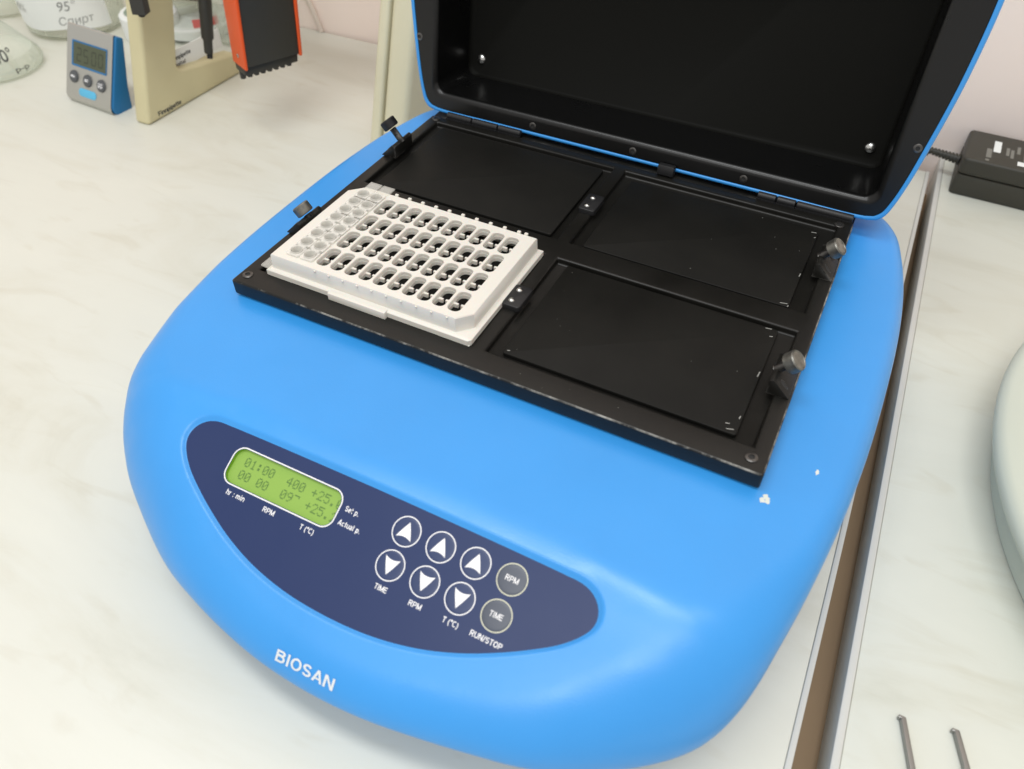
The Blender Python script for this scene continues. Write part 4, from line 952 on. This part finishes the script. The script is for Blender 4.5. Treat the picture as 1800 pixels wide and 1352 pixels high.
# roll with a greenish core beside the stand
rl = empty('tape_roll', -482, 390, TZ, 'white roll with greenish inner rim peeking out left of the cream stand', 'tape roll')
mb = MB(); mb.lathe((-482, 390, TZ), (0, 0, 1), [(30, 0), (31, 1), (31, 24), (29, 26), (25, 26)], 48); mb.build('outer_ring', M['paper'], rl, angle=40)
mb = MB(); mb.lathe((-482, 390, TZ), (0, 0, 1), [(24.8, 26.3), (22, 26.3), (22, .4), (3, .4)], 48); mb.build('core', M['green_rim'], rl, angle=40)
# glass dishes seen through the stand
GP = 'stacked glass dishes behind the stand'
def dish(z, label):
    e = empty('petri_dish', -447, 424, z, label, 'dish', GP)
    mb = MB(); mb.lathe((-447, 424, z + .3), (0, 0, 1), [(.3, 0), (44, 0), (47, 1.5), (47.5, 14), (46, 15), (45.3, 13.8), (45, 3), (.3, 2)], 56); mb.build('glass_body', M['glass'], e, angle=40)
    return e
d1 = dish(TZ, 'lower round glass dish behind the cream stand'); d2 = dish(TZ + 16, 'upper round glass dish under the small brown box')
mb = MB(); mb.lathe((-447, 424, TZ + 3.2), (0, 0, 1), [(42, 0), (42, 9)], 48, True, True); mb.build('white_pad', M['paper'], d1)
mb = MB(); lp = [(-447 + 48.2 * math.cos(math.radians(a)), 424 + 48.2 * math.sin(math.radians(a))) for a in range(-48, -14, 3)]
mb.loft([[(x, y, TZ + 19) for x, y in lp], [(x, y, TZ + 28) for x, y in lp]], closed=False); mb.build('red_label', M['red_ink'], d2)
bx = empty('small_box', -452, 432, TZ + 33, 'small dark brown box on top of the stacked glass dishes', 'box')
mb = MB(); mb.box((-452, 432, TZ + 49), (40, 30, 31), Matrix.Rotation(.25, 3, 'Z')); mb.build('box_body', M['brown_card'], bx, bevel=.8)
mb = MB(); mb.box((-452, 432, TZ + 66.5), (42, 32, 4), Matrix.Rotation(.25, 3, 'Z')); mb.build('box_lid', M['paper'], bx, bevel=.5)
vessel('glass_jar', 'bluish glass jar standing behind the slim black pipette', 'jar', -386, 432, [(29, 0), (31, 3), (31, 80), (26, 90), (26, 110)], liquid=45)

# cable on the wall
mb = MB(); mb.tube([(-318, wally(-318) - 3, TZ + 0), (-326, wally(-326) - 3, TZ + 25), (-340, wally(-340) - 3, TZ + 55), (-346, wally(-346) - 3, TZ + 95), (-348, wally(-348) - 3, TZ + 300)], 3.0, 10)
tag(mb.build('wall_cable', M['cable']), 'pale pink cable running down the wall behind the pipettes', 'cable')

# ================================================================== things on the right
ad = empty('power_adapter', 410, 480, TZ, 'black power adapter with printed label on the right bench by the wall', 'power adapter')
AO = Vector((357.8, 456.0, 0)); ar = math.radians(-1.0)
def adp(a, b, z): return Vector((AO.x + a * math.cos(ar) - b * math.sin(ar), AO.y + a * math.sin(ar) + b * math.cos(ar), TZ + z))
def abox(a0, a1, b0, b1, z0, z1): return [[adp(a, b, z0) for a, b in rrect(a0, b0, a1, b1, 4)], [adp(a, b, z1) for a, b in rrect(a0, b0, a1, b1, 4)]]
mb = MB(); mb.loft(abox(0, 120, 0, 56, .3, 18), True, True); mb.build('lower_shell', M['adapter'], ad, bevel=1.2, angle=40)
mb = MB(); mb.loft(abox(0.2, 119.8, .2, 55.8, 18.5, 33), True, True); mb.build('upper_shell', M['adapter'], ad, bevel=2.2, seg=3, angle=40)
mb = MB()
for a0, a1, b0, b1 in ((16, 20, 10, 26), (16, 19, 4, 7), (30.5, 33, 20, 34), (34, 36.5, 17, 32), (38.5, 41, 27, 40), (44, 46.5, 16, 33), (48.5, 51, 28, 42)):
    mb.add([adp(a, b, 33.12) for a, b in ((a0, b0), (a1, b0), (a1, b1), (a0, b1))], [(0, 1, 2, 3)])
mb.build('fine_print', M['adapter_lbl'], ad)
for a0, a1, b0, b1 in ((20.8, 26.3, 22, 42), (40, 58, 7, 14)):
    mb = MB(); mb.add([adp(a, b, 33.16) for a, b in ((a0, b0), (a1, b0), (a1, b1), (a0, b1))], [(0, 1, 2, 3)]); mb.build('white_sticker', M['paper'], ad)
mb = MB(); pr_ = []
for i in range(9): pr_ += [(4.3 - i * .17, i * 2.9), (4.3 - i * .17, i * 2.9 + 1.9), (3.3 - i * .15, i * 2.9 + 2.0), (3.3 - i * .15, i * 2.9 + 2.8)]
mb.lathe(adp(0, 26, 18), adp(-1, .15, .02) - adp(0, 0, 0), pr_, 16, True, True); mb.build('strain_relief', M['adapter'], ad, angle=40)
mb = MB(); mb.tube([adp(-25, 27, 17), adp(-50, 30, 17), adp(-85, 30, 13), adp(-130, 22, 4), adp(-170, 10, 3)], 2.4, 10); mb.build('cord', M['adapter'], ad)

dr = empty('round_vessel', 637, 159, TZ, 'pale grey-green round lid of a wide vessel at the right edge', 'vessel')
mb = MB(); c = (637, 159, TZ)
mb.lathe(c, (0, 0, 1), [(222, .3), (225, 2), (225, 26)], 160, True, False); mb.build('base', M['drum'], dr, angle=50)
mb = MB(); mb.lathe(c, (0, 0, 1), [(224, 26.3), (232, 26.3), (235, 28), (236, 32), (235, 35.5), (231, 38), (215, 40), (120, 44), (.5, 46)], 160); mb.build('lid', M['drum'], dr, angle=60)

tw = empty('tweezers', 400, -60, TZ, 'steel tweezers with two square-tipped prongs lying on the right bench', 'tweezers')
for p0, d0, d1 in (((387.0, -27.6), (393.6, -48.4), (404, -110)), ((409.4, -22.8), (414.9, -37.5), (409, -110))):
    mb = MB(); z = TZ + 2.2
    pts = [(*p0, z), (*d0, z), ((d0[0] * .4 + d1[0] * .6), (d0[1] * .4 + d1[1] * .6), z + .5), (*d1, z + 1)]
    loops = []
    for i, p in enumerate(pts):
        p = Vector(p); dd = (Vector(pts[min(i + 1, 3)]) - Vector(pts[max(i - 1, 0)])).normalized(); sd_ = Vector((-dd.y, dd.x, 0)).normalized()
        wq = (1.15, 1.25, 1.6, 2.6)[i]; hq = (1.5, 1.6, 1.5, 1.2)[i]
        loops.append([p + sd_ * wq + Vector((0, 0, hq)), p - sd_ * wq + Vector((0, 0, hq)), p - sd_ * wq - Vector((0, 0, hq)), p + sd_ * wq - Vector((0, 0, hq))])
    mb.loft(loops, True, True)
    t = Vector(pts[0]); dd = (Vector(pts[0]) - Vector(pts[1])).normalized()
    mb.box(t + dd * .2 + Vector((-.4, 0, -.3)), (3.1, 1.4, 3.0))
    mb.build('prong', M['mid_steel'], tw, bevel=.3)
mb = MB(); mb.box((406.5, -118, TZ + 3.2), (9, 18, 2.4)); mb.build('joint', M['steel'], tw, bevel=.5)
